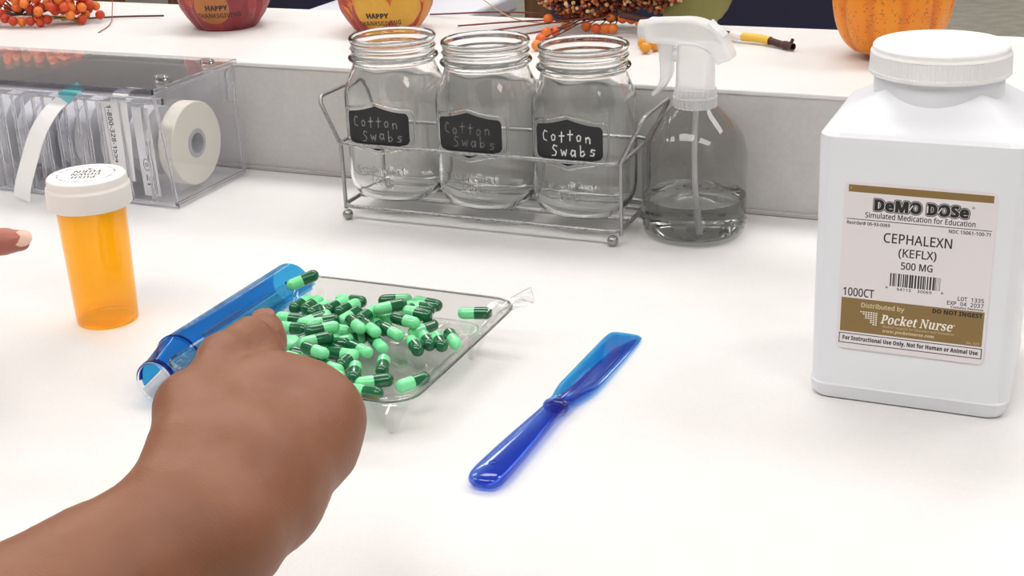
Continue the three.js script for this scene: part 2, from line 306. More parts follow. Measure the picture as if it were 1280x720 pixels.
// ---------------------------------------------------------------- wire rack and jars
const rackTex = noiseTex(128, (x, y, R) => { const n = noise.noise(x / 5, y / 5, 8) + 0.6 * noise.noise(x / 2, y / 2, 3); const v = n > 0.36 ? 52 : 176 + 40 * n; return [v, v, v + 2]; }, 9, true);
rackTex.repeat.set(5, 1);
const rackM = std(0xffffff, 0.36, { map: rackTex, metalness: 0.75 });
{
  const t = thing('jar_rack', 'distressed silver wire rack with end handles holding three jars', 'rack', [-0.4465, 0, -0.994]);
  const x0 = -0.1215, x1 = 0.1195, z0 = -0.0405, z1 = 0.0405, yb = 0.0125, yt = 0.0655, r = 0.0017;
  part('top_rail', wire([[0, yt, z1], [x1, yt, z1], [x1, yt, z0], [x0, yt, z0], [x0, yt, z1]], r, 0.012, true), rackM, t);
  part('bottom_rail', wire([[0, yb, z1], [x1, yb, z1], [x1, yb, z0], [x0, yb, z0], [x0, yb, z1]], r, 0.012, true), rackM, t);
  for (const z of [0.012, -0.018]) part('cross_wire', wire([[x0 + 0.002, yb + 0.001, z], [0, yb + 0.001, z], [x1 - 0.002, yb + 0.001, z]], r * 0.9, 0.001), rackM, t);
  for (const [x, z] of [[x0, z1 - 0.006], [x1, z1 - 0.006], [x0, z0 + 0.006], [x1, z0 + 0.006]]) part('post', wire([[x, yb - 0.004, z], [x, 0.03, z], [x, yt, z]], r, 0.002), rackM, t);
  part('handle', wire([[x0, yt, z1 - 0.004], [x0 - 0.018, yt + 0.036, z1 - 0.006], [x0 - 0.018, yt + 0.036, z0 + 0.006], [x0, yt, z0 + 0.004]], r, 0.01), rackM, t);
  part('handle', wire([[x1, yt, z1 - 0.004], [x1 + 0.018, yt + 0.036, z1 - 0.006], [x1 + 0.018, yt + 0.036, z0 + 0.006], [x1, yt, z0 + 0.004]], r, 0.01), rackM, t);
  const ball = new THREE.SphereGeometry(0.0044, 24, 16), bm = std(rgb(165, 165, 165), 0.35, { metalness: 0.8 });
  for (const [x, z] of [[x0 + 0.003, z1 - 0.003], [x1 - 0.006, z1 - 0.003], [x0 + 0.003, z0 + 0.003], [x1 - 0.006, z0 + 0.003]]) part('ball_foot', ball, bm, t, [x, 0.0044, z]);

  const JE = 3, JR = 0.0383;
  const glass = glassMat({ attenuationColor: rgb(236, 244, 240), attenuationDistance: 0.03 });
  const outer = [[0.020, 0, 2.4], [0.0275, 0.0006, 2.4], [0.0325, 0.0035, 2.5], [0.036, 0.0085, 2.7], [0.0378, 0.015, 2.9], [JR, 0.022, 3], [JR, 0.05, 3], [JR, 0.086, 3], [0.038, 0.091, 2.9], [0.037, 0.0965, 2.7], [0.0352, 0.102, 2.45], [0.034, 0.107, 2.2], [0.0335, 0.1115, 2], [0.0338, 0.1138, 2], [0.0362, 0.1148, 2], [0.0369, 0.116, 2], [0.0362, 0.1172, 2], [0.034, 0.1182, 2], [0.0338, 0.1215, 2], [0.0343, 0.1228, 2], [0.0352, 0.1238, 2], [0.0343, 0.1248, 2], [0.0339, 0.1275, 2], [0.0346, 0.129, 2], [0.0353, 0.1305, 2], [0.0352, 0.1322, 2], [0.0343, 0.1332, 2]];
  const inner = [[0.0331, 0.1332, 2], [0.0324, 0.132, 2], [0.0321, 0.128, 2], [0.0319, 0.112, 2], [0.0324, 0.106, 2.2], [0.0344, 0.0995, 2.5], [0.0356, 0.093, 2.9], [0.0363, 0.086, 3], [0.0363, 0.05, 3], [0.0363, 0.022, 3], [0.0356, 0.0152, 2.9], [0.0337, 0.0095, 2.7], [0.0296, 0.0048, 2.5], [0.0255, 0.0028, 2.4], [0.018, 0.0026, 2.4]];
  const jarG = loft([...outer, ...inner].map(([r, y, e]) => sring(96, r, r, y, e)), {});
  const surf = x => JR * Math.pow(Math.max(0, 1 - Math.pow(Math.abs(x) / JR, JE)), 1 / JE);
  const bend = (g, off) => { const p = g.attributes.position; for (let i = 0; i < p.count; i++) p.setZ(i, p.getZ(i) + surf(p.getX(i)) + off); g.computeVertexNormals(); return g; };
  const plaque = (w, h, peak, rr_, d) => {
    // a rectangle whose top and bottom edges sweep up to a point; a fine grid so that it can follow the jar
    const NX = 40, NY = 10, pos = [], uv = [], idx = [];
    const half = x => { const k = Math.abs(x) / (w / 2); let y = h / 2 + peak * Math.pow(1 - k, 1.5); const c = w / 2 - Math.abs(x); if (c < rr_) y -= rr_ - Math.sqrt(Math.max(0, rr_ * rr_ - (rr_ - c) ** 2)); return y; };
    for (const zz of [d, 0]) for (let i = 0; i <= NX; i++) for (let j = 0; j <= NY; j++) { const x = (i / NX - 0.5) * w, y = (j / NY * 2 - 1) * half(x); pos.push(x, y, zz); uv.push(i / NX, y / (h + 2 * peak) + 0.5); }
    const q = (NX + 1) * (NY + 1), id = (s, i, j) => s * q + i * (NY + 1) + j;
    for (let i = 0; i < NX; i++) for (let j = 0; j < NY; j++) { idx.push(id(0, i, j), id(0, i + 1, j), id(0, i + 1, j + 1), id(0, i, j), id(0, i + 1, j + 1), id(0, i, j + 1)); idx.push(id(1, i, j), id(1, i + 1, j + 1), id(1, i + 1, j), id(1, i, j), id(1, i, j + 1), id(1, i + 1, j + 1)); }
    for (let i = 0; i < NX; i++) for (const j of [0, NY]) { const a = id(0, i, j), b = id(0, i + 1, j), c = id(1, i, j), e = id(1, i + 1, j); j ? idx.push(a, b, e, a, e, c) : idx.push(a, e, b, a, c, e); }
    const g = new THREE.BufferGeometry(); g.setAttribute('position', new THREE.Float32BufferAttribute(pos, 3)); g.setAttribute('uv', new THREE.Float32BufferAttribute(uv, 2)); g.setIndex(idx); return { g, half };
  };
  const LW = 0.0535, LH = 0.0255, PK = 0.0055;
  const plateG = bend(plaque(LW, LH, PK, 0.003, 0.0004).g, 0.0002);
  const { half } = plaque(LW + 0.006, LH + 0.006, PK, 0.004, 0.001);
  const rim = []; const w2 = LW + 0.006;
  for (let i = 0; i <= 40; i++) { const x = (i / 40 - 0.5) * w2 * 0.999; rim.push([x, half(x)]); }
  const rimPts = [...rim, ...rim.slice().reverse().map(([x, y]) => [x, -y])].map(([x, y]) => V(x, y, surf(x) + 0.0002));
  const frameG = new THREE.TubeGeometry(new THREE.CatmullRomCurve3(rimPts, true), 220, 0.0008, 6, true);
  const words = (s, size, y) => { const g = new TextGeometry(s, { font, size, depth: 0.0011, curveSegments: 3, bevelEnabled: false }); g.computeBoundingBox(); g.translate(-(g.boundingBox.max.x + g.boundingBox.min.x) / 2, y, 0); return bend(g, -0.0002); };
  const embossG = merge([words('Established', 0.0058, 0.0265), words('1898', 0.0062, 0.0175)]);
  const chalk = (alpha, seed) => canvas(512, 340, (g, w, h) => {
    g.fillStyle = '#29292b'; g.fillRect(0, 0, w, h);
    const R = mulberry(seed); g.strokeStyle = 'rgba(226,228,224,' + alpha + ')'; g.lineCap = 'round'; g.lineJoin = 'round';
    // handwriting: every letter a few strokes in a unit box
    const A = {
      C: [[[.8, .15], [.4, .05], [.1, .4], [.2, .85], [.7, .95]]], o: [[[.5, .4], [.15, .6], [.3, .95], [.7, .9], [.8, .55], [.5, .4]]], t: [[[.5, .05], [.45, .95]], [[.1, .42], [.9, .38]]],
      n: [[[.2, .45], [.22, .95]], [[.22, .6], [.55, .42], [.8, .6], [.8, .95]]], S: [[[.85, .12], [.4, .02], [.2, .3], [.75, .6], [.6, .92], [.1, .95]]], w: [[[.08, .45], [.28, .95], [.5, .55], [.72, .95], [.92, .42]]],
      a: [[[.75, .5], [.35, .42], [.15, .75], [.4, .97], [.75, .75]], [[.78, .45], [.82, .97]]], b: [[[.2, .02], [.22, .95]], [[.22, .65], [.6, .5], [.8, .75], [.5, .97], [.22, .9]]], s: [[[.78, .48], [.4, .42], [.3, .6], [.72, .75], [.6, .95], [.2, .93]]],
    };
    const write = (s, x, y, cw, ch) => { for (const c of s) { const dy = (R() - 0.5) * 24; for (const st of A[c]) { g.lineWidth = 8 + 3 * R(); g.beginPath(); st.forEach(([a, b], i) => { const X = x + a * cw * 0.72, Y = y + dy + b * ch; i ? g.lineTo(X, Y) : g.moveTo(X, Y); }); g.stroke(); } x += cw; } };
    write('Cotton', 58, 82, 66, 82); write('Swabs', 130, 180, 72, 84);
    g.fillStyle = 'rgba(41,41,43,.5)'; for (let i = 0; i < 60 * (1.25 - alpha); i++) g.fillRect(R() * w, R() * h, 6 + 40 * R(), 3 + 10 * R());
  });
  const plates = [[0.42, 21], [0.30, 55], [0.95, 3]].map(([a, s]) => std(0xffffff, 0.75, { map: chalk(a, s) }));
  const JL = ['clear glass jar at the handle end beside the tape dispenser, faded chalk label', 'clear glass jar in the middle of the rack, most worn chalk label', 'clear glass jar beside the spray bottle, crisp chalk label'];
  [-0.5325, -0.4501, -0.368].forEach((x, i) => {
    const j = thing('glass_jar', JL[i], 'jar', [x, 0.0152, -0.994], [0.02, -0.02, 0.0][i], 'empty jars in the wire rack');
    part('glass_body', jarG, glass, j);
    part('chalk_label', plateG, plates[i], j, [0, 0.0645, 0]);
    part('label_frame', frameG, glass, j, [0, 0.0645, 0]);
    part('embossed_lettering', embossG, glass, j);
  });
}

// ---------------------------------------------------------------- spray bottle
{
  const t = thing('spray_bottle', 'grey translucent spray bottle half full of water with a white trigger head', 'bottle', [-0.2822, 0, -1.004]);
  const smoke = paneMat(rgb(234, 234, 233), 0.03);
  part('bottle', lathe([[0, 0.003], [0.03, 0.0025], [0.034, 0.0008], [0.037, 0.0015], [0.0392, 0.005], [0.0402, 0.011], [0.0404, 0.03], [0.0404, 0.062], [0.0396, 0.07], [0.0372, 0.0782], [0.033, 0.0855], [0.027, 0.0925], [0.0205, 0.0985], [0.017, 0.1015], [0.0155, 0.1035], [0.0152, 0.106]], 96), smoke, t);
  const dots = []; for (const [y, n, o] of [[0.0085, 20, 0], [0.0145, 20, 0.5]]) for (let i = 0; i < n; i++) { const a = (i + o) / n * Math.PI * 2; dots.push(at(new THREE.SphereGeometry(0.0014, 8, 6), Math.cos(a) * (y > 0.01 ? 0.0394 : 0.0386), y, Math.sin(a) * (y > 0.01 ? 0.0394 : 0.0386))); }
  part('dimple_band', merge(dots), glassMat({ ior: 1.4, attenuationColor: rgb(150, 150, 156), attenuationDistance: 0.004 }), t).userData.kind = 'stuff';
  part('water', lathe([[0, 0.0035], [0.03, 0.0033], [0.036, 0.0045], [0.0385, 0.008], [0.0396, 0.013], [0.0399, 0.02], [0.0399, 0.0318], [0.0394, 0.0322], [0, 0.032]], 96), glassMat({ ior: 1.333, attenuationColor: rgb(196, 199, 197), attenuationDistance: 0.09, thickness: 0.05 }), t);
  const milky = std(rgb(255, 255, 255), 0.45, { transmission: 0.6, thickness: 0 });
  const clearish = std(rgb(250, 250, 252), 0.35, { transmission: 0.6, thickness: 0 });
  part('dip_tube', tube([[0.001, 0.108, 0], [0.0, 0.07, 0.001], [0.002, 0.03, 0.003], [0.006, 0.006, 0.008]], 0.0022, 40, 10), std(rgb(235, 235, 238), 0.4, { transmission: 0.4, thickness: 0 }), t);
  // ribbed collar
  const N = 120, ring = (r, y, rib) => { const o = []; for (let i = 0; i < N; i++) { const q = -i / N * Math.PI * 2, w = r - (rib && i % 4 < 2 ? 0.0007 : 0); o.push(V(Math.cos(q) * w, y, Math.sin(q) * w)); } return o; };
  part('collar', loft([ring(0.0152, 0.1025), ring(0.0166, 0.1022), ring(0.0168, 0.103, 1), ring(0.0166, 0.1085, 1), ring(0.0166, 0.109), ring(0.0169, 0.1096), ring(0.0166, 0.1102), ring(0.0162, 0.1105, 1), ring(0.016, 0.1155, 1), ring(0.0155, 0.1165), ring(0.01, 0.1168)], { capStart: false, crease: rad(25) }), clearish, t);
  const neck = loft([sring(40, 0.0148, 0.0135, 0.116, 2.2), sring(40, 0.0144, 0.0125, 0.125, 2.5), sring(40, 0.0142, 0.0105, 0.136, 3), sring(40, 0.014, 0.009, 0.146, 3), sring(40, 0.013, 0.008, 0.150, 3)], { crease: rad(40) });
  part('head_body', neck, milky, t);
  // shroud: nose to the left, tail hooking down to the right
  const sh = splineShape([[-0.0372, 0.1662], [-0.0372, 0.1512], [-0.022, 0.1495], [-0.008, 0.149], [0.004, 0.1478], [0.013, 0.1435], [0.0185, 0.1355], [0.0225, 0.1372], [0.0292, 0.1405], [0.026, 0.1505], [0.0195, 0.1598], [0.010, 0.1655], [-0.001, 0.1685], [-0.018, 0.168], [-0.030, 0.1672]]);
  part('shroud', extrude(sh, 0.0195, 0.0035, 4), milky, t);
  for (const k of [0, 1, 2]) part('shroud_rib', box(0.005, 0.0008, 0.016, 0.0003), clearish, t, [0.0125 + k * 0.0042, 0.1650 - k * 0.0036, 0], [0, 0, -0.7]);
  part('nozzle', at(new THREE.CylinderGeometry(0.0068, 0.0078, 0.008, 32), 0, 0, 0, 0, 0, Math.PI / 2), milky, t, [-0.0395, 0.1588, 0]);
  const tr = splineShape([[-0.029, 0.1515], [-0.0185, 0.1515], [-0.0165, 0.144], [-0.0175, 0.134], [-0.0185, 0.125], [-0.0245, 0.1145], [-0.0325, 0.1085], [-0.0335, 0.1098], [-0.0275, 0.119], [-0.0265, 0.130], [-0.0275, 0.141]]);
  part('trigger', extrude(tr, 0.012, 0.002, 3), clearish, t);
  part('piston', at(new THREE.CylinderGeometry(0.0052, 0.0052, 0.014, 24), 0, 0, 0, 0, 0, Math.PI / 2), milky, t, [-0.017, 0.1405, 0]);
}

// ---------------------------------------------------------------- tape dispenser
{
  const X1 = -0.721, X0 = -1.03, Zf = -0.9375, Zb = -1.043, Hh = 0.1075, cx = (X0 + X1) / 2, w = X1 - X0;
  const t = thing('tape_dispenser', 'clear acrylic multi-roll tape dispenser with hinged lid against the grey riser', 'dispenser', [cx, 0, -0.99]);
  const acr = glassMat({ ior: 1.45, attenuationColor: rgb(176, 182, 206), attenuationDistance: 0.045 });
  const thin = paneMat(rgb(252, 252, 253), 0.02), edgeM = glassMat({ ior: 1.45, attenuationColor: rgb(190, 192, 204), attenuationDistance: 0.012 });
  const P = (n, g, p, m = acr, r) => part(n, g, m, t, p, r);
  const zf = Zf + 0.99, zb = Zb + 0.99, zc = (zf + zb) / 2, d = zf - zb;
  P('base_panel', box(w, 0.003, d, 0.0008), [0, 0.0025, zc], thin); P('base_edge', box(w, 0.0034, 0.0018, 0.0006), [0, 0.0027, zf - 0.0006], edgeM);
  P('back_panel', box(w, Hh - 0.008, 0.0022, 0.0006), [0, Hh / 2, zb + 0.0012], thin);
  P('front_panel', box(w - 0.006, Hh - 0.016, 0.0024, 0.0006), [0, 0.0505, zf + 0.0036], thin, [0.09, 0, 0]);
  const endS = shapeOf([[zf, 0.004], [zf + 0.0135, Hh - 0.002], [zb, Hh - 0.002], [zb, 0.004]].map(([z, y]) => [-z, y]));
  for (const s of [-1, 1]) { const g = extrude(endS, 0.0028, 0.0005, 2); g.rotateY(Math.PI / 2); P('end_panel', g, [s * (w / 2 - 0.0015), 0, 0], thin); P('corner_edge', box(0.0024, 0.104, 0.0022, 0.0007), [s * (w / 2 - 0.0015), 0.0545, zf + 0.0062], edgeM, [0.128, 0, 0]); P('bottom_edge', box(0.0024, 0.003, d, 0.0007), [s * (w / 2 - 0.0015), 0.0045, zc], edgeM); P('rear_edge', box(0.0024, 0.100, 0.0020, 0.0006), [s * (w / 2 - 0.0015), 0.054, zb + 0.001], edgeM); }
  P('lid', box(w + 0.003, 0.003, d + 0.018, 0.001), [0, Hh, zc + 0.0075], thin); for (const s of [-1, 1]) P('lid_edge', box(0.0018, 0.0042, d + 0.018, 0.0006), [s * (w / 2 + 0.001), Hh - 0.0006, zc + 0.0075], edgeM);
  P('lid_rim', box(w + 0.003, 0.005, 0.0018, 0.0006), [0, Hh - 0.001, zf + 0.0163], glassMat({ ior: 1.45, attenuationColor: rgb(150, 146, 158), attenuationDistance: 0.002 }));
  for (const z of [zf - 0.014, zb + 0.024]) P('lid_knob', box(0.012, 0.005, 0.008, 0.002, 3), [w / 2 - 0.012, Hh + 0.0038, z]);
  { const g = extrude(splineShape([[-0.004, -0.014], [0.004, -0.014], [0.0045, 0], [0.004, 0.014], [-0.004, 0.014], [-0.0045, 0]]), 0.002, 0.0007); g.rotateY(Math.PI / 2); P('latch', g, [w / 2 + 0.001, Hh - 0.02, zb + 0.012]); }
  const xs = []; for (let x = X1 - 0.028; x > X0 + 0.02; x -= 0.0235) xs.push(x);
  const dg = new THREE.BoxGeometry(0.0012, 0.088, d - 0.016), rg = box(0.0022, 0.085, 0.003, 0.0006);
  xs.forEach((x, i) => { P('divider', dg, [x - cx, 0.048, zc - 0.002], thin); P('divider_edge', rg, [x - cx, 0.047, zf - 0.0045], edgeM); if (x < -0.80) P('divider_edge', rg, [x - cx + 0.0095, 0.047, zf - 0.0055], edgeM); });
  const barG = at(new THREE.CylinderGeometry(0.004, 0.004, w - 0.034, 20), -0.014, 0, 0, 0, 0, Math.PI / 2);
  P('axle', barG, [0, 0.043, -0.004], std(rgb(196, 198, 204), 0.3, { transmission: 0.5, thickness: 0 }));
  P('cutting_bar', box(w - 0.008, 0.006, 0.004, 0.001), [0, 0.094, zf - 0.002]);
  // the rolls inside: white paper tape on grey cores
  const tapeM = std(rgb(238, 235, 222), 0.6), coreM = std(rgb(186, 186, 190), 0.4), greyTape = std(rgb(205, 206, 212), 0.55), paper = std(rgb(246, 246, 246), 0.55);
  const hollow = (ro, ri, wd) => { const g = lathe([[ri, -wd / 2], [ro - 0.0008, -wd / 2], [ro, -wd / 2 + 0.0008], [ro, wd / 2 - 0.0008], [ro - 0.0008, wd / 2], [ri, wd / 2], [ri, -wd / 2]], 72); g.rotateZ(Math.PI / 2); return toCreasedNormals(g, rad(40)); };
  const rollG = hollow(0.0372, 0.0132, 0.0150), coreG = hollow(0.0132, 0.0092, 0.0162);
  const smallG = hollow(0.031, 0.0132, 0.0165);
  const roll = (x, label, g, m, group) => { const r = thing('tape_roll', label, 'tape roll', [x, 0.0432, -0.994], 0, group); part('tape', g, m, r); part('core', coreG, coreM, r); return r; };
  roll(-0.7430, 'cream white tape roll at the clear end panel of the dispenser', rollG, tapeM);
  const r2 = roll(-0.7805, 'tape roll with short white strip looped over the cutting bar', smallG, greyTape);
  const r3 = roll(-0.8335, 'tape roll whose long white strip hangs out down the dispenser front', rollG, greyTape);
  [[-0.805, 'grey tape roll between the looped strip and the long hanging strip'], [-0.857, 'first grey tape roll past the long hanging strip, away from the end panel'], [-0.8805, 'second grey tape roll past the long hanging strip'], [-0.904, 'third grey tape roll past the long hanging strip'], [-0.9275, 'fourth grey tape roll past the long hanging strip'], [-0.951, 'fifth and last grey tape roll past the long hanging strip']].forEach(([x, label], i) => roll(x, label, i % 2 ? smallG : rollG, greyTape, 'tape rolls standing between dividers'));
  const strip = (pts, half, th) => { // pts: centre line of the strip with the half width along x
    const rings = pts.map((p, i) => { const a = pts[Math.max(0, i - 1)], b = pts[Math.min(pts.length - 1, i + 1)]; const tx = V(b[0] - a[0], b[1] - a[1], b[2] - a[2]).normalize(), ux = V(1, 0, 0).addScaledVector(tx, -tx.x).normalize(), nn = tx.clone().cross(ux).multiplyScalar(th), c = V(...p), q = ux.clone().multiplyScalar(half); return [c.clone().add(q).add(nn), c.clone().sub(q).add(nn), c.clone().sub(q).sub(nn), c.clone().add(q).sub(nn)]; });
    return loft(rings, { crease: rad(30) });
  };
  const smooth = (pts, n) => new THREE.CatmullRomCurve3(pts.map(p => V(...p))).getPoints(n).map(p => [p.x, p.y, p.z]);
  const add = (r, n, g, m) => { const q = part(n, g, m, r); q.position.copy(r.position).negate(); return q; };
  add(r3, 'tape_strip', strip(smooth([[-0.8285, 0.0905, -0.9365], [-0.8345, 0.082, -0.926], [-0.8430, 0.066, -0.917], [-0.8550, 0.04, -0.913], [-0.8665, 0.015, -0.912], [-0.8705, 0.004, -0.913]], 28), 0.0085, 0.00012), paper);
  add(r3, 'teal_strip_end', strip(smooth([[-0.8175, 0.1005, -0.950], [-0.8225, 0.0966, -0.943], [-0.8282, 0.0908, -0.9368]], 10), 0.0085, 0.00014), std(rgb(70, 190, 196), 0.5));
  add(r2, 'tape_strip', strip(smooth([[-0.7685, 0.0985, -0.962], [-0.770, 0.0992, -0.9475], [-0.7715, 0.095, -0.9425], [-0.7725, 0.083, -0.9415], [-0.7735, 0.06, -0.9425], [-0.775, 0.04, -0.943], [-0.776, 0.02, -0.9435]], 24), 0.008, 0.00012), paper);
  // printed cards standing inside the front
  const cardTex = canvas(128, 512, (g) => { g.fillStyle = '#f0f0f0'; g.fillRect(0, 0, 128, 512); g.fillStyle = '#222'; g.save(); g.translate(42, 22); g.rotate(Math.PI / 2); g.font = 'bold 52px sans-serif'; g.fillText('1-800-328-1554', 0, 0, 330); g.font = '16px sans-serif'; g.restore(); g.fillStyle = '#555'; for (let y = 40; y < 330; y += 12) g.fillRect(26, y, 6, 7); g.fillStyle = '#333'; g.fillRect(48, 368, 46, 110); g.fillStyle = '#ddd'; for (let y = 376; y < 470; y += 13) g.fillRect(58, y, 26, 6); });
  const logoTex = canvas(128, 512, (g) => { g.fillStyle = '#e9e9ec'; g.fillRect(0, 0, 128, 512); g.strokeStyle = '#2a2a2c'; g.lineWidth = 5; g.beginPath(); g.ellipse(50, 330, 22, 34, 0, 0, 7); g.stroke(); g.beginPath(); g.arc(50, 330, 9, 0, 7); g.stroke(); g.lineWidth = 4; g.beginPath(); g.moveTo(92, 180); g.bezierCurveTo(60, 260, 110, 320, 84, 500); g.stroke(); g.beginPath(); g.moveTo(106, 190); g.bezierCurveTo(78, 270, 122, 330, 100, 500); g.stroke(); g.fillStyle = '#333'; for (const [x, y, w, h] of [[34, 390, 10, 34], [56, 400, 8, 30], [34, 440, 30, 10]]) g.fillRect(x, y, w, h); });
  const card = (x, wd, h, y, tex, label) => { const g = new THREE.BoxGeometry(wd, h, 0.0004); const c = part('printed_card', g, std(0xffffff, 0.5, { map: tex })); c.position.set(x, y, -0.9445); c.rotation.x = 0.04; return tag(c, label, 'card'); };
  card(-0.785, 0.017, 0.082, 0.05, cardTex, 'white card printed with a phone number inside the dispenser front');
  card(-0.753, 0.017, 0.08, 0.047, logoTex, 'pale card with dark swirls and oval mark inside the dispenser corner');
}

// ---------------------------------------------------------------- counting tray
{
  const t = thing('pill_tray', 'clear plastic pill counting tray with a blue lidded tube along its side', 'tray', [-0.415, 0, -0.69]);
  const clear = glassMat({ ior: 1.42, attenuationColor: rgb(240, 243, 243), attenuationDistance: 0.05 }), film = paneMat(rgb(243, 243, 242), 0.015), legM = paneMat(rgb(251, 251, 251), 0.02);
  const X = x => x + 0.415, Z = z => z + 0.69;
  const R = (x0, x1, z0, z1, r, y) => rring(X(x0), X(x1), Z(z0), Z(z1), r, y, 8);
  const f = [-0.488, -0.347, -0.742, -0.630], rim = [-0.4895, -0.3305, -0.759, -0.603];
  const mix = (k, e = 0) => f.map((v, i) => v + (rim[i] - v) * k + [-e, e, -e, e][i]);
  const ring = (k, e, r, y) => R(...mix(k, e), r, y);
  part('tray_pan', loft([ring(0, -0.004, 0.008, 0.0171), ring(0, 0.0006, 0.011, 0.0171), ring(0.1, 0.0012, 0.0125, 0.0178), ring(0.75, 0.0015, 0.016, 0.027), ring(0.86, 0.002, 0.017, 0.0283), ring(1, 0.002, 0.018, 0.0288), ring(1, 0.0028, 0.018, 0.0295), ring(1, 0.002, 0.018, 0.0305), ring(0.88, 0.001, 0.017, 0.0303), ring(0.74, 0, 0.016, 0.0288), ring(0.12, -0.0004, 0.0125, 0.0196), ring(0, -0.001, 0.011, 0.019), ring(0, -0.005, 0.008, 0.0189)], { crease: rad(50) }), film, t);
  const bead = ring(1, 0.0024, 0.018, 0.0298);
  part('rim_bead', new THREE.TubeGeometry(new THREE.CatmullRomCurve3([...bead.slice(27), ...bead.slice(0, 27)], false, 'centripetal'), 260, 0.0008, 8, false), glassMat({ ior: 1.42, attenuationColor: rgb(150, 152, 152), attenuationDistance: 0.002 }), t);
  part('floor_edge', new THREE.TubeGeometry(new THREE.CatmullRomCurve3(ring(0.06, 0, 0.0118, 0.0186), true, 'centripetal'), 260, 0.0005, 6, true), clear, t);
  // tapering V legs
  const leg = (x, z, turn) => {
    const s = shapeOf([[-0.011, 0.0175], [-0.0022, 0.001], [-0.001, 0], [0.001, 0], [0.0022, 0.001], [0.011, 0.0175]]);
    const a = extrude(s, 0.0022, 0.0005, 2), b = extrude(s, 0.0022, 0.0005, 2).rotateY(Math.PI / 2);
    part('leg', merge([a, b]), legM, t, [X(x), 0, Z(z)], [0, turn, 0]);
  };
  leg(-0.350, -0.6205, 0.3); leg(-0.349, -0.7285, 0.3); leg(-0.470, -0.6205, 0.3); leg(-0.470, -0.7285, 0.3);
  // pouring lip curling out of the far corner
  part('pour_spout', loft([[0, 0], [0.35, 0.0022], [0.7, 0.0046], [1, 0.0078]].map(([k, dy]) => { const o = [], n = 10, q = V(0.0135, 0, -0.006).multiplyScalar(k); for (let i = 0; i < n; i++) { const u = i / (n - 1) * 2 - 1; o.push(V(X(-0.331) + q.x - Math.abs(u) * 0.002, 0.0292 + dy * 0.4 + Math.abs(u) ** 2 * (0.003 + 0.004 * k), Z(-0.748) + q.z + u * (0.011 - 0.003 * k))); } return [...o, ...o.slice().reverse().map(p => p.clone().add(V(0, -0.0014, 0)))]; }), { capStart: false, capEnd: false, openC: true, crease: rad(40) }), legM, t);
  part('spout_edge', tube([[X(-0.3345), 0.0318, Z(-0.7605)], [X(-0.3215), 0.0385, Z(-0.7630)], [X(-0.3165), 0.0330, Z(-0.7545)], [X(-0.3205), 0.0372, Z(-0.7465)], [X(-0.3335), 0.0310, Z(-0.7360)]], 0.0006, 40, 6), clear, t);
  // tube: clear trough below, blue lid above
  const ax = -0.5048, ay = 0.0166, TR = 0.0164;
  const shell = (a0, a1, prof, th) => { // prof: [z, radius, y of centre]
    const n = 28, rings = prof.map(([z, r, y]) => { const o = []; for (let i = 0; i <= n; i++) { const a = rad(a0 + (a1 - a0) * i / n); o.push(V(X(ax) + Math.cos(a) * r, y + Math.sin(a) * r, Z(z))); } for (let i = n; i >= 0; i--) { const a = rad(a0 + (a1 - a0) * i / n); o.push(V(X(ax) + Math.cos(a) * (r - th), y + Math.sin(a) * (r - th), Z(z))); } return o; });
    return loft(rings, { capStart: false, capEnd: false, openC: true, crease: rad(35) });
  };
  const blue = paneMat(rgb(120, 207, 240), 0.05);
  const prof = [[-0.7705, TR, ay], [-0.7, TR, ay], [-0.640, TR, ay], [-0.636, TR - 0.0003, ay]];
  const cone = [[-0.636, TR - 0.0003, ay], [-0.632, TR - 0.0012, ay - 0.001], [-0.6155, 0.0128, ay - 0.0035]];
  const lid = part('tube_lid', shell(-4, 206, prof, 0.0011), blue, t);
  part('lid_slot', box(0.0006, 0.0018, 0.042, 0.0002), std(rgb(18, 62, 120), 0.4), lid, [X(ax) + Math.cos(rad(52)) * (TR + 0.0001), ay + Math.sin(rad(52)) * (TR + 0.0001), Z(-0.672)], [0, 0, rad(52)]);
  part('lid_slot', box(0.0005, 0.0012, 0.018, 0.0002), std(rgb(24, 84, 150), 0.4), lid, [X(ax) + Math.cos(rad(84)) * TR, ay + Math.sin(rad(84)) * TR, Z(-0.727)], [0, 0, rad(84)]);
  part('lid_flange', box(0.0042, 0.0012, 0.132, 0.0004), paneMat(rgb(150, 230, 248), 0.05), lid, [X(ax) + TR + 0.0012, ay + 0.0045, Z(-0.704)], [0, 0, -0.5]);
  part('lid_seam', shell(0, 200, [[-0.6385, TR + 0.0004, ay], [-0.6370, TR + 0.0004, ay]], 0.0006), paneMat(rgb(40, 110, 200), 0.05), lid);
  part('tube_funnel', shell(-36, 208, cone, 0.0011), blue, t);
  part('tube_mouth', shell(4, 186, [[-0.6160, 0.0134, ay - 0.0035], [-0.6135, 0.0134, ay - 0.0036]], 0.0014), paneMat(rgb(50, 104, 196), 0.05), t);
  part('tube_trough', shell(-150, -8, [...prof, ...cone.slice(1), [-0.6120, 0.0126, ay - 0.0037]].map(([z, r, y]) => [z, r - 0.0012, y]), 0.0011), film, t);
  part('mouth_ring', at(new THREE.TorusGeometry(0.0124, 0.0008, 10, 56), X(ax), ay - 0.0037, Z(-0.6118)), clear, t);
}

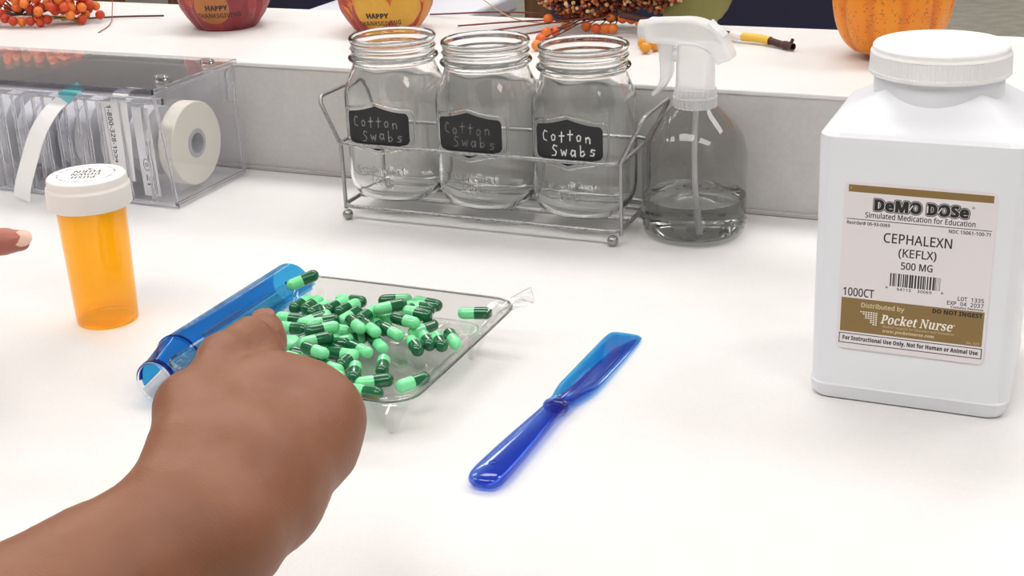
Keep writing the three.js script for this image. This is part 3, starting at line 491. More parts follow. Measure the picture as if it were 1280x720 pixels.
// ---------------------------------------------------------------- spatula
{
  const t = thing('spatula', 'translucent blue plastic counting spatula lying on the white counter', 'spatula', [-0.270, 0, -0.6735]);
  const blueG = paneMat(rgb(146, 178, 236), 0.06);
  const blade = paneMat(rgb(140, 216, 245), 0.06);
  // sections: z, half width, half thickness, centre height, centre x
  const sec = (a, e) => a.map(([z, hw, ht, y, x]) => { const o = []; for (let i = 0; i < 40; i++) { const q = -i / 40 * Math.PI * 2, c = Math.cos(q), s = Math.sin(q), k = Math.pow(Math.pow(Math.abs(c), e) + Math.pow(Math.abs(s), e), -1 / e); o.push(V(x + hw * c * k, y + ht * s * k, z)); } return o; });
  part('handle', loft(sec([[0.0985, 0.0020, 0.0010, 0.0046, -0.0045], [0.0978, 0.0052, 0.0026, 0.0046, -0.0045], [0.0955, 0.0082, 0.0038, 0.0047, -0.0044], [0.0915, 0.0098, 0.0044, 0.0048, -0.0042], [0.085, 0.0103, 0.0046, 0.0049, -0.004], [0.065, 0.0098, 0.0044, 0.005, -0.003], [0.04, 0.0086, 0.0038, 0.0052, -0.0018], [0.018, 0.0072, 0.0033, 0.0053, -0.0008], [0.004, 0.0066, 0.0032, 0.0053, 0], [0, 0.0066, 0.0032, 0.0053, 0]], 2.6)), blueG, t);
  part('collar', loft(sec([[0.0035, 0.0066, 0.0032, 0.0053, 0], [0.0025, 0.0076, 0.0040, 0.0053, 0], [0, 0.0079, 0.0042, 0.0053, 0], [-0.0025, 0.0074, 0.0038, 0.0052, 0], [-0.0035, 0.0064, 0.003, 0.0052, 0]], 2.3)), blueG, t);
  part('blade', loft(sec([[0, 0.0066, 0.0028, 0.0053, 0], [-0.010, 0.0076, 0.0026, 0.0048, 0.0006], [-0.020, 0.0100, 0.0022, 0.0042, 0.0012], [-0.030, 0.0118, 0.0019, 0.0038, 0.0018], [-0.05, 0.0121, 0.0016, 0.0032, 0.0022], [-0.08, 0.0122, 0.0013, 0.0025, 0.0026], [-0.108, 0.0122, 0.0009, 0.0018, 0.0028], [-0.116, 0.0116, 0.0007, 0.0015, 0.0026], [-0.1195, 0.0098, 0.0006, 0.0014, 0.0018], [-0.1210, 0.0070, 0.0004, 0.0014, 0.0004]], 3.2)), blade, t);
  part('blade_core', loft(sec([[0, 0.0056, 0.0018, 0.0053, 0.001], [-0.012, 0.0062, 0.0017, 0.0047, 0.0022], [-0.03, 0.0068, 0.0013, 0.0038, 0.0050], [-0.06, 0.0064, 0.0010, 0.0030, 0.0060], [-0.095, 0.0050, 0.0006, 0.0021, 0.0080], [-0.112, 0.0012, 0.0003, 0.0017, 0.0110]], 2.6)), paneMat(rgb(184, 204, 246), 0.1), t);
  part('blade_rib', loft(sec([[-0.004, 0.0018, 0.0012, 0.0078, 0.0008], [-0.02, 0.0016, 0.0011, 0.0062, 0.0014], [-0.045, 0.0012, 0.0008, 0.0048, 0.002], [-0.062, 0.0003, 0.0002, 0.0044, 0.0024]], 2)), blueG, t);
  part('mould_mark', at(new THREE.TorusGeometry(0.002, 0.0003, 8, 24), 0, 0, 0, Math.PI / 2), blueG, t, [-0.0042, 0.00945, 0.082]);
}

// ---------------------------------------------------------------- capsules: x, y, z of the middle and the heading of the dark half
{
  const mint = std(rgb(128, 232, 164), 0.22, { clearcoat: 0.5, clearcoatRoughness: 0.1 }), dark = std(rgb(10, 96, 56), 0.16, { clearcoat: 0.6, clearcoatRoughness: 0.06 });
  const half = (r, from, to, s) => { const pts = []; const n = 10; pts.push([0, from], [r * 0.93, from], [r, from + 0.0003]); pts.push([r, to - r]); for (let i = 1; i <= n; i++) { const a = i / n * Math.PI / 2; pts.push([Math.max(0, r * Math.cos(a)), to - r + r * Math.sin(a)]); } const g = lathe(pts, 28); g.rotateZ(s * Math.PI / 2); return g; };
  const bodyG = half(0.0039, -0.001, 0.0114, 1), capG = half(0.00408, -0.0006, 0.0114, -1);
  const proto = new THREE.Group(); part('pale_half', bodyG, mint, proto); part('dark_half', capG, dark, proto);
  const CAPS = [
  [-0.4711, 0.0229, -0.7282, -97, 'capsule in the corner by the blue lid, light end toward the tray back'],
  [-0.4628, 0.0237, -0.7277, -91],
  [-0.4552, 0.0229, -0.7237, -103],
  [-0.4647, 0.0229, -0.7041, 0, 'capsule nearest the finger by the blue lid, pale end half behind the finger'],
  [-0.4490, 0.0237, -0.7047, 65],
  [-0.4397, 0.0245, -0.7015, 48],
  [-0.4271, 0.0301, -0.6800, -132],
  [-0.4263, 0.0229, -0.6968, 179],
  [-0.4454, 0.0245, -0.7292, -102],
  [-0.4374, 0.0237, -0.7298, -103],
  [-0.4299, 0.0229, -0.7199, 84],
  [-0.4426, 0.0229, -0.7438, 1, 'capsule at the heap back edge by the lid, dark end toward the jars'],
  [-0.4147, 0.0229, -0.7535, -154, 'capsule in the back row, dark half toward the blue lid'],
  [-0.4005, 0.0325, -0.7208, 50, 'capsule slanting across the heap just in front of the back row, dark half uphill'],
  [-0.3913, 0.0229, -0.7543, -11, 'capsule in the back row, rounded dark end toward the lone capsule'],
  [-0.3930, 0.0229, -0.7464, -6],
  [-0.3829, 0.0293, -0.7231, -12],
  [-0.3950, 0.0229, -0.7313, -9],
  [-0.3841, 0.0301, -0.7086, 165, 'capsule lying across the heap top, pale half toward the row of four'],
  [-0.3875, 0.0269, -0.6965, 150, 'long diagonal capsule whose pale end points over bare tray floor'],
  [-0.4107, 0.0229, -0.7266, 151],
  [-0.4038, 0.0229, -0.7102, -38],
  [-0.4122, 0.0293, -0.7110, -93],
  [-0.3753, 0.0229, -0.7155, 65, 'capsule resting behind the row of four, dark half toward the pouring corner'],
  [-0.3687, 0.0229, -0.6899, -49, 'first of four capsules in a row toward the tray side, dark end forward'],
  [-0.3642, 0.0237, -0.6978, -51, 'second of four capsules in a row toward the tray side, dark end forward'],
  [-0.3571, 0.0229, -0.7007, -53, 'third of four capsules in a row toward the tray side, dark end forward'],
  [-0.3510, 0.0229, -0.7066, 128, 'last of four capsules in a row, pale end forward against the tray side'],
  [-0.3545, 0.0229, -0.7487, 18, 'lone capsule lying apart by the pouring corner of the tray'],
  [-0.3993, 0.0301, -0.6910, 142],
  [-0.3913, 0.0229, -0.6852, 138, 'capsule with pale end pointing over bare tray floor in the heap centre front'],
  [-0.4086, 0.0317, -0.6897, 142],
  [-0.4101, 0.0229, -0.6864, 55],
  [-0.3984, 0.0229, -0.6748, 154],
  [-0.4217, 0.0301, -0.6636, 51, 'upper capsule beside the fist, broad dark half toward the heap middle'],
  [-0.4287, 0.0229, -0.6873, 162],
  [-0.4146, 0.0229, -0.6692, -21],
  [-0.3976, 0.0229, -0.6580, -88, 'slanted capsule at the heap front edge, dark half toward the hand'],
  [-0.3849, 0.0229, -0.6442, -64, 'capsule pointing at the viewer at the front by the fist, dark end forward'],
  [-0.3733, 0.0229, -0.6575, -66, 'capsule pointing at the viewer, dark end forward, just behind a sideways one'],
  [-0.3674, 0.0229, -0.6358, 36, 'sideways capsule at the heap front touching a capsule that points at the viewer'],
  [-0.3659, 0.0229, -0.6220, -0, 'capsule seen through the clear front wall of the tray, dark half toward the spatula'],
  [-0.3459, 0.0229, -0.6424, 61, 'capsule leaning in the front corner of the tray, apart from the heap'],
  [-0.4484, 0.0229, -0.6704, -154],
  [-0.4266, 0.0229, -0.6570, 169],
  [-0.4147, 0.0301, -0.6501, 161],
  [-0.4355, 0.0229, -0.6510, 170],
  [-0.4187, 0.0229, -0.6354, -94],
  [-0.4032, 0.0229, -0.6452, 165, 'pale-ended capsule beside the fist, uppermost of three stacked pale ends'],
  [-0.3981, 0.0229, -0.6361, 177, 'pale-ended capsule beside the fist, middle of three stacked pale ends'],
  [-0.3890, 0.0237, -0.6258, 160, 'pale-ended capsule beside the fist, lowest of three stacked pale ends'],
  ];
  const add = (x, y, z, a, label, tilt = 0) => {
    const c = proto.clone(); c.name = numbered('capsule'); c.position.set(x, y, z); c.rotation.order = 'YZX'; c.rotation.y = rad(a); c.rotation.z = tilt; scene.add(c);
    const way = ['toward the spatula', 'toward the jars', 'toward the blue lid', 'toward the front rim'][Math.round((((a % 360) + 360) % 360) / 90) % 4];
    const where = z > -0.655 ? 'at the front of the heap' : x < -0.452 ? 'beside the blue lid' : x < -0.425 ? 'in the lid half of the heap' : z < -0.72 ? 'at the back of the heap' : x > -0.40 ? 'on the heap side facing the spatula' : 'in the heap middle';
    tag(c, label || (y > 0.0265 ? 'upper ' : 'low-lying ') + 'green capsule ' + where + ', dark half ' + way, 'capsule', 'green capsules in the counting tray'); return c;
  };
  CAPS.forEach(([x, y, z, a, label]) => add(x, y, z, a, label));
  // those that lie underneath
  const RC = mulberry(90); for (const [x, z] of [[-0.418, -0.676], [-0.405, -0.697], [-0.432, -0.69], [-0.446, -0.716], [-0.418, -0.722], [-0.396, -0.742], [-0.405, -0.664], [-0.455, -0.690], [-0.39, -0.728], [-0.44, -0.672]]) add(x, 0.0232, z, RC() * 360);
  add(-0.4782, 0.0335, -0.7435, 46, 'capsule propped on the edge of the blue lid above the heap', 0.25);
}

// ---------------------------------------------------------------- autumn decorations on the ledge
const LY = 0.102;
const berryG = new THREE.SphereGeometry(0.0050, 16, 12);
const berryM = [rgb(214, 82, 34), rgb(226, 104, 44), rgb(196, 62, 30), rgb(232, 124, 50)].map(c => std(c, 0.55));
const stemM = std(rgb(78, 44, 38), 0.7), leafM = std(rgb(120, 116, 64), 0.7, { side: THREE.DoubleSide }), goldLeafM = std(rgb(206, 168, 60), 0.65, { side: THREE.DoubleSide });
function leafGeo(L, W, curl, fold = 0.2, teeth = 0) {
  const NX = 26, NY = 8, pos = [], idx = [];
  for (const s of [0, 1]) for (let i = 0; i <= NX; i++) for (let j = 0; j <= NY; j++) {
    const u = i / NX, v = j / NY * 2 - 1, w = W * Math.pow(Math.sin(Math.PI * Math.pow(u, 0.8)), 0.75) * (1 + teeth * (i % 2 ? 1 : -1) * Math.abs(v) ** 6) / 2;
    pos.push(u * L, curl * L * u * u + fold * Math.abs(v) * w + 0.0012 * Math.sin(u * 20) * Math.abs(v) - s * 0.0005, v * w);
  }
  const q = (NX + 1) * (NY + 1), id = (s, i, j) => s * q + i * (NY + 1) + j;
  for (let i = 0; i < NX; i++) for (let j = 0; j < NY; j++) { idx.push(id(0, i, j), id(0, i, j + 1), id(0, i + 1, j), id(0, i, j + 1), id(0, i + 1, j + 1), id(0, i + 1, j)); idx.push(id(1, i, j), id(1, i + 1, j), id(1, i, j + 1), id(1, i, j + 1), id(1, i + 1, j), id(1, i + 1, j + 1)); }
  const g = new THREE.BufferGeometry(); g.setAttribute('position', new THREE.Float32BufferAttribute(pos, 3)); g.setIndex(idx); g.computeVertexNormals(); return g;
}
{
  // berry pick on the ledge above the tape dispenser
  const c = V(-1.098, LY, -1.196), t = thing('berry_spray', 'cluster of small red-orange berries with thin stems on the ledge above the tape dispenser', 'berries', c.toArray());
  const placed = []; const R = mulberry(19);
  for (let k = 0; k < 6000 && placed.length < 200; k++) {
    const a = R() * 6.283, h = R(), q = 0.78 + 0.22 * R(), p = V(Math.cos(a) * 0.105 * Math.sqrt(1 - h * h * 0.7) * q, 0.005 + h * 0.05 * q, Math.sin(a) * 0.044 * Math.sqrt(1 - h * h * 0.8) * q);
    if (placed.every(o => o.distanceTo(p) > 0.0080)) { placed.push(p); part('berry', berryG, berryM[Math.floor(R() * 4)], t, p.toArray()); }
  }
  for (let i = 0; i < 26; i++) { const p = placed[i * 5]; part('stem', tube([[0, 0.006, 0], [p.x * 0.5, p.y * 0.5 + 0.004, p.z * 0.5], p.toArray()], 0.0006, 10, 5), stemM, t); }
  part('leaf', leafGeo(0.04, 0.014, -0.1), goldLeafM, t, [0.045, 0.006, 0.012], [0, 0.3, 0]);
  part('stalk', tube([[0.02, 0.006, 0.004], [0.07, 0.003, -0.010], [0.11, 0.002, -0.034], [0.155, 0.0022, -0.047]], 0.0010, 30, 6), stemM, t);
  part('tendril', tube([[0.0, 0.03, -0.06], [0.06, 0.03, -0.075], [0.10, 0.005, -0.03], [0.125, 0.001, 0.008], [0.141, 0.001, 0.046]], 0.0005, 40, 5), std(rgb(150, 70, 50), 0.6), t);
}
function pumpkin(x, z, turn, tex, label) {
  const t = thing('pumpkin', label, 'pumpkin', [x, LY, z], turn);
  const prof = [[0.016, 0.0012], [0.030, 0], [0.0338, 0.0035], [0.0408, 0.0125], [0.0462, 0.0225], [0.0492, 0.036], [0.0486, 0.05], [0.0440, 0.063], [0.034, 0.0725], [0.02, 0.0755], [0.008, 0.071]];
  const n = 44, pos = [], uv = [], idx = [], R = mulberry(Math.round(-x * 1000));
  prof.forEach(([r, y], k) => { for (let i = 0; i <= n; i++) { const a = i / n * Math.PI * 2, jit = 1 + 0.02 * (noise.noise(Math.cos(a) * 4, y * 60, Math.sin(a) * 4)); const rib = 1 - 0.05 * Math.pow(Math.abs(Math.cos(a * 5.5 * 1)), 6) * (k > 1 ? 1 : 0.5); pos.push(Math.sin(a) * r * rib * jit, y, Math.cos(a) * r * rib * jit); uv.push(i / n, y / 0.0765); } });
  for (let k = 0; k < prof.length - 1; k++) for (let i = 0; i < n; i++) { const a = k * (n + 1) + i, b = a + 1, c = a + n + 1, d = c + 1; if ((k + i) % 2) idx.push(a, b, c, b, d, c); else idx.push(a, b, d, a, d, c); }
  let g = new THREE.BufferGeometry(); g.setAttribute('position', new THREE.Float32BufferAttribute(pos, 3)); g.setAttribute('uv', new THREE.Float32BufferAttribute(uv, 2)); g.setIndex(idx);
  g = toCreasedNormals(g, rad(14));
  part('body', g, std(0xffffff, 0.42, { map: tex }), t);
  part('stem', tube([[0, 0.069, 0], [0.001, 0.08, 0.001], [0.006, 0.092, 0.002]], 0.005, 16, 8), std(rgb(110, 90, 50), 0.7), t);
}
function pumpkinTex(cols, seed, gold, ty, patches) {
  return canvas(1024, 512, (g, w, h) => {
    const R = mulberry(seed); g.fillStyle = cols[0]; g.fillRect(0, 0, w, h);
    for (let i = 0; i < 150; i++) {
      const x = R() * w, y = R() * h, rw = 18 + R() * 40, rh = 60 + R() * 120; g.fillStyle = cols[Math.floor(R() * cols.length)]; g.globalAlpha = 0.55 + 0.45 * R();
      for (const o of [0, -w, w]) { g.beginPath(); for (let k = 0; k < 9; k++) { const a = k / 9 * 6.283, q = 0.75 + 0.4 * R(); const X = x + o + Math.cos(a) * rw * q, Y = y + Math.sin(a) * rh * q; k ? g.lineTo(X, Y) : g.moveTo(X, Y); } g.closePath(); g.fill(); }
    }
    g.globalAlpha = 1;
    if (gold) { g.fillStyle = gold; for (const dx of patches) { g.beginPath(); g.moveTo(422 + dx, 400); g.bezierCurveTo(410 + dx, 300, 440 + dx, 200, 470 + dx, 140); g.bezierCurveTo(530 + dx, 220, 560 + dx, 320, 540 + dx, 410); g.bezierCurveTo(510 + dx, 470, 450 + dx, 470, 422 + dx, 400); g.fill(); } }
    g.fillStyle = '#1b1210'; g.font = 'bold 46px sans-serif'; g.textAlign = 'center';
    g.save(); g.translate(486, ty); g.rotate(-0.02); g.lineWidth = 3; g.strokeStyle = '#1b1210'; g.fillText('HAPPY', 0, 0, 80); g.fillText('THANKSGIVING', 6, 54, 170); g.strokeText('HAPPY', 0, 0, 80); g.restore();
  });
}
pumpkin(-0.843, -1.215, rad(-148), pumpkinTex(['#8f2d33', '#98323a', '#9c3436', '#a03a38', '#b8582f', '#7d2630', '#8a2c34'], 5, '#b06a34', 352, [-14]), 'dark red faceted pumpkin lettered HAPPY THANKSGIVING on the ledge above the tape dispenser end');
pumpkin(-0.664, -1.232, rad(-155), pumpkinTex(['#b03a2a', '#c4502b', '#d8752c', '#a82f30', '#e09a34', '#c2402f'], 8, '#dba335', 384, [-10, 112]), 'bright orange and yellow faceted pumpkin lettered HAPPY THANKSGIVING behind the jars');
{
  const t = thing('pumpkin', 'plain orange ribbed pumpkin with dark speckles behind the big white bottle', 'pumpkin', [-0.170, LY, -1.212], 0.35);
  const n = 160, m = 26, pos = [], idx = [], col = [], R = mulberry(77);
  for (let k = 0; k <= m; k++) { const v = k / m * Math.PI, sy = -Math.cos(v); for (let i = 0; i < n; i++) {
    const a = i / n * Math.PI * 2, groove = Math.pow(Math.abs(Math.cos(a * 5.5)), 10), r = 0.0505 * Math.pow(Math.sin(v), 0.62) * (1 - 0.05 * groove) + 1e-5;
    pos.push(Math.sin(a) * r, 0.056 + 0.056 * sy * (1 - 0.12 * Math.pow(1 - Math.sin(v), 3)), Math.cos(a) * r);
    const sp = 1, c = rgb(240 - 14 * groove, 143 - 22 * groove + 14 * noise.noise(a * 3, k * 0.4, 1), 22).multiplyScalar(sp); col.push(c.r, c.g, c.b);
  } }
  for (let k = 0; k < m; k++) for (let i = 0; i < n; i++) { const a = k * n + i, b = k * n + (i + 1) % n, c = a + n, d = b + n; idx.push(a, b, c, b, d, c); }
  const g = new THREE.BufferGeometry(); g.setAttribute('position', new THREE.Float32BufferAttribute(pos, 3)); g.setAttribute('color', new THREE.Float32BufferAttribute(col, 3)); g.setIndex(idx); g.computeVertexNormals();
  const uvp = []; for (let k = 0; k <= m; k++) for (let i = 0; i < n; i++) uvp.push(Math.abs(i / n * 2 - 1) * 3, k / m * 3); g.setAttribute('uv', new THREE.Float32BufferAttribute(uvp, 2));
  const specks = canvas(512, 512, (q, w, h) => { q.fillStyle = '#fff'; q.fillRect(0, 0, w, h); for (let i = 0; i < 900; i++) { const x = R() * w, y = R() * h; if (noise.noise(x / 60, y / 90, 6) < 0.02) continue; q.fillStyle = 'rgba(70,40,10,' + (0.3 + 0.5 * R()) + ')'; q.beginPath(); q.arc(x, y, 1.5 + 3 * R(), 0, 7); q.fill(); } }); specks.wrapS = specks.wrapT = THREE.RepeatWrapping;
  part('body', g, std(0xffffff, 0.42, { vertexColors: true, map: specks }), t);
  part('stem', tube([[0, 0.103, 0], [0.002, 0.118, 0.001], [0.008, 0.13, 0.003]], 0.006, 16, 8), std(rgb(120, 96, 54), 0.7), t);
}
{
  // dried flower spray behind the jars
  const o = V(-0.445, LY, -1.25), t = thing('floral_spray', 'autumn spray of brown seed heads, orange berries and leaves on the ledge behind the jars', 'floral spray', o.toArray());
  const R = mulberry(41), N = 2600, seedG = new THREE.IcosahedronGeometry(0.0019, 1), im = new THREE.InstancedMesh(seedG, std(0xffffff, 0.6), N), M4 = new THREE.Matrix4();
  const cols = [rgb(190, 104, 58), rgb(218, 164, 112), rgb(238, 206, 162), rgb(136, 62, 40), rgb(208, 124, 66), rgb(112, 54, 40)];
  for (let i = 0; i < N; i++) { // a drooping plume along x, thicker in the middle
    const u = R() * 2 - 1, a = R() * 6.283, q = Math.sqrt(0.55 + 0.45 * R()), th = 0.028 * Math.sqrt(Math.max(0.03, 1 - u * u)) + 0.006;
    M4.makeScale(0.7 + 0.7 * R(), 0.7 + 0.7 * R(), 0.7 + 0.7 * R()).setPosition(-0.004 + u * 0.098, 0.046 + 0.006 * Math.sin(u * 5) - 0.003 * u + Math.sin(a) * th * q, -0.03 + Math.cos(a) * th * q + 0.002 * (R() - 0.5));
    im.setMatrixAt(i, M4); im.setColorAt(i, cols[Math.floor(R() * 6)]);
  }
  im.name = 'seed_heads'; im.userData.kind = 'stuff'; t.add(im);
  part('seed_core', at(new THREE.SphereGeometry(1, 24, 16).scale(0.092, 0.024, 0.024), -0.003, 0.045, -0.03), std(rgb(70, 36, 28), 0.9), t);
  const bs = [[-0.0614, -0.0198], [-0.0396, 0.017], [-0.0391, -0.0118], [-0.0451, 0.0261], [-0.0389, 0.0559], [-0.0315, 0.0842], [-0.0185, -0.0118], [-0.0181, -0.0499], [-0.0045, -0.0397], [0.0038, -0.0041], [-0.0053, -0.0022], [0.0105, -0.0055], [0.0076, -0.0379], [0.0173, -0.0357], [0.0288, -0.0255], [0.0597, 0.0534], [0.061, 0.0383], [0.0683, 0.0732], [0.0735, 0.0613]];
  const gold = std(rgb(222, 150, 44), 0.5), org = [rgb(232, 118, 46), rgb(226, 100, 50), rgb(236, 136, 58)].map(c => std(c, 0.5));
  bs.forEach(([x, z], i) => { const fw = z < -0.015 ? 0.022 : 0, p = [x + fw * 0.42, 0.0055 + fw * 0.37, z + fw]; part('berry', berryG, i > 14 ? gold : org[i % 3], t, p, null); part('berry_stem', tube([p, [p[0] * 0.8 + 0.004, 0.010, p[2] * 0.5 - 0.008], [p[0] * 0.6, 0.012, -0.03]], 0.0006, 12, 5), stemM, t); });
  for (const pts of [[[-0.21, 0.0015, -0.06], [-0.11, 0.010, -0.045], [-0.03, 0.012, -0.02]], [[-0.15, 0.003, 0.0], [-0.09, 0.006, -0.02], [0.0, 0.014, -0.01]], [[-0.115, 0.0022, 0.02], [-0.07, 0.008, 0.01], [-0.01, 0.016, 0]], [[-0.08, 0.004, 0.055], [-0.04, 0.008, 0.02], [0.01, 0.018, 0.0]]]) part('twig', tube(pts, 0.0009, 24, 5), std(rgb(120, 52, 48), 0.6), t);
  part('curled_wire', tube([[-0.215, 0.045, -0.08], [-0.16, 0.026, -0.06], [-0.10, 0.006, -0.03], [-0.03, 0.008, -0.01]], 0.0006, 30, 5), std(rgb(200, 160, 110), 0.5), t);
  const lf = part('leaf', leafGeo(0.085, 0.062, 0.1, 0.05, 0.03), leafM, t, [0.058, 0.02, -0.012], [1.15, 0.15, 0.35]);
  part('leaf', leafGeo(0.06, 0.026, -0.2, 0.2), std(rgb(190, 84, 36), 0.6, { side: THREE.DoubleSide }), t, [0.02, 0.075, 0.022], [0.6, 0.1, -0.35]);
  part('leaf', leafGeo(0.05, 0.020, -0.2, 0.2), std(rgb(196, 130, 50), 0.6, { side: THREE.DoubleSide }), t, [-0.012, 0.082, 0.024], [0.7, 0.2, -0.4]);
  // the stalk that lies out to the right with its paper bands
  const sp = [[0.02, 0.02, 0.0], [0.08, 0.010, 0.0], [0.12, 0.006, 0.0], [0.1371, 0.0058, 0.0073], [0.1607, 0.0052, 0.0136], [0.178, 0.004, 0.025], [0.192, 0.0042, 0.036]];
  part('stalk', tube(sp, 0.0032, 60, 9), stemM, t);
  const knot = new THREE.IcosahedronGeometry(0.0042, 2); part('stalk_knot', knot.clone().scale(1.5, 0.9, 0.9), stemM, t, [0.184, 0.0042, 0.030], [0, -0.6, 0]); part('stalk_tip', tube([[0.186, 0.005, 0.031], [0.190, 0.008, 0.034], [0.191, 0.0105, 0.0345]], 0.0016, 8, 6), stemM, t);
  const curve = new THREE.CatmullRomCurve3(sp.map(p => V(...p)), false, 'centripetal');
  const band = (a, b, m, n) => { const pts = []; for (let i = 0; i <= 6; i++) pts.push(curve.getPointAt(a + (b - a) * i / 6)); part(n, new THREE.TubeGeometry(new THREE.CatmullRomCurve3(pts), 12, 0.0039, 12), m, t); };
  band(0.60, 0.67, std(rgb(246, 238, 232), 0.5), 'white_band'); band(0.67, 0.83, std(rgb(238, 190, 72), 0.5), 'yellow_band');
}

// ---------------------------------------------------------------- hands: one continuous skin each
const skinBump = noiseTex(256, (x, y, R) => { const v = 128 + 50 * noise.noise(x / 3.2, y / 3.2, 2) + 46 * noise.noise(x / 9, y / 5, 7) + 20 * (R() - 0.5); return [v, v, v]; }, 61, false);
const skin = new THREE.MeshPhysicalMaterial({ color: 0xffffff, bumpMap: skinBump, bumpScale: 0.00022, roughness: 0.5, vertexColors: true, sheen: 0.15, sheenRoughness: 0.5 });
function smin(a, b, k) { const h = Math.max(k - Math.abs(a - b), 0) / k; return Math.min(a, b) - h * h * k * 0.25; }
// groups of bones [ax,ay,az, ra, bx,by,bz, rb]; each group is blended with its own k, then all with kk
function fleshGeometry(groups, kk, res, tint) {
  const lo = V(9, 9, 9), hi = V(-9, -9, -9);
  for (const { bones } of groups) for (const b of bones) for (const [o, r] of [[0, b[3]], [4, b[7]]]) { const p = V(b[o], b[o + 1], b[o + 2]); lo.min(p.clone().subScalar(r + 0.006)); hi.max(p.clone().addScalar(r + 0.006)); }
  const c = lo.clone().add(hi).multiplyScalar(0.5), half = Math.max(hi.x - lo.x, hi.y - lo.y, hi.z - lo.z) / 2 * 1.03;
  const mc = new MarchingCubes(res, skin, false, false, 500000); mc.isolation = 0;
  const dist = (x, y, z) => {
    let D = 1e3;
    for (const { bones, k } of groups) {
      let d = 1e3;
      for (const b of bones) {
        const ux = b[4] - b[0], uy = b[5] - b[1], uz = b[6] - b[2], wx = x - b[0], wy = y - b[1], wz = z - b[2];
        const s = Math.min(1, Math.max(0, (wx * ux + wy * uy + wz * uz) / (ux * ux + uy * uy + uz * uz + 1e-12)));
        const e = Math.hypot(wx - s * ux, wy - s * uy, wz - s * uz) - (b[3] + (b[7] - b[3]) * s);
        d = smin(d, e, k);
      }
      D = smin(D, d, kk);
    }
    return D;
  };
  const s = res / 2; let q = 0;
  for (let z = 0; z < res; z++) for (let y = 0; y < res; y++) for (let x = 0; x < res; x++) mc.field[q++] = -dist(c.x + (x - s) / s * half, c.y + (y - s) / s * half, c.z + (z - s) / s * half);
  mc.update();
  let g = new THREE.BufferGeometry();
  g.setAttribute('position', new THREE.BufferAttribute(mc.positionArray.slice(0, mc.count * 3), 3));
  g = mergeVertices(g, 1e-5);
  g.scale(half, half, half); g.translate(c.x, c.y, c.z);
  const p = g.attributes.position, ix = g.index; let vol = 0; const A = V(), B = V(), C = V();
  for (let i = 0; i < ix.count; i += 3) { A.fromBufferAttribute(p, ix.getX(i)); B.fromBufferAttribute(p, ix.getX(i + 1)); C.fromBufferAttribute(p, ix.getX(i + 2)); vol += A.dot(B.cross(C)); }
  if (vol < 0) for (let i = 0; i < ix.count; i += 3) { const t = ix.getX(i); ix.setX(i, ix.getX(i + 1)); ix.setX(i + 1, t); }
  g.computeVertexNormals();
  const n = g.attributes.normal, col = new Float32Array(p.count * 3);
  for (let i = 0; i < p.count; i++) {
    const x = p.getX(i), y = p.getY(i), z = p.getZ(i), f = 0.00016 * noise.noise(x * 420, y * 420, z * 420) + 0.0003 * noise.noise(x * 110, y * 110, z * 110);
    p.setXYZ(i, x + n.getX(i) * f, y + n.getY(i) * f, z + n.getZ(i) * f);
    const t = tint(x, y, z, noise); col[3 * i] = t.r; col[3 * i + 1] = t.g; col[3 * i + 2] = t.b;
  }
  g.computeVertexNormals(); g.setAttribute('color', new THREE.BufferAttribute(col, 3));
  const uv = new Float32Array(p.count * 2); for (let i = 0; i < p.count; i++) { uv[2 * i] = (p.getX(i) + 0.4 * p.getY(i)) / 0.045; uv[2 * i + 1] = (p.getZ(i) - 0.5 * p.getY(i)) / 0.045; } g.setAttribute('uv', new THREE.BufferAttribute(uv, 2)); return g;
}
const chain = (...js) => js.slice(1).map((b, i) => [...js[i], ...b]);
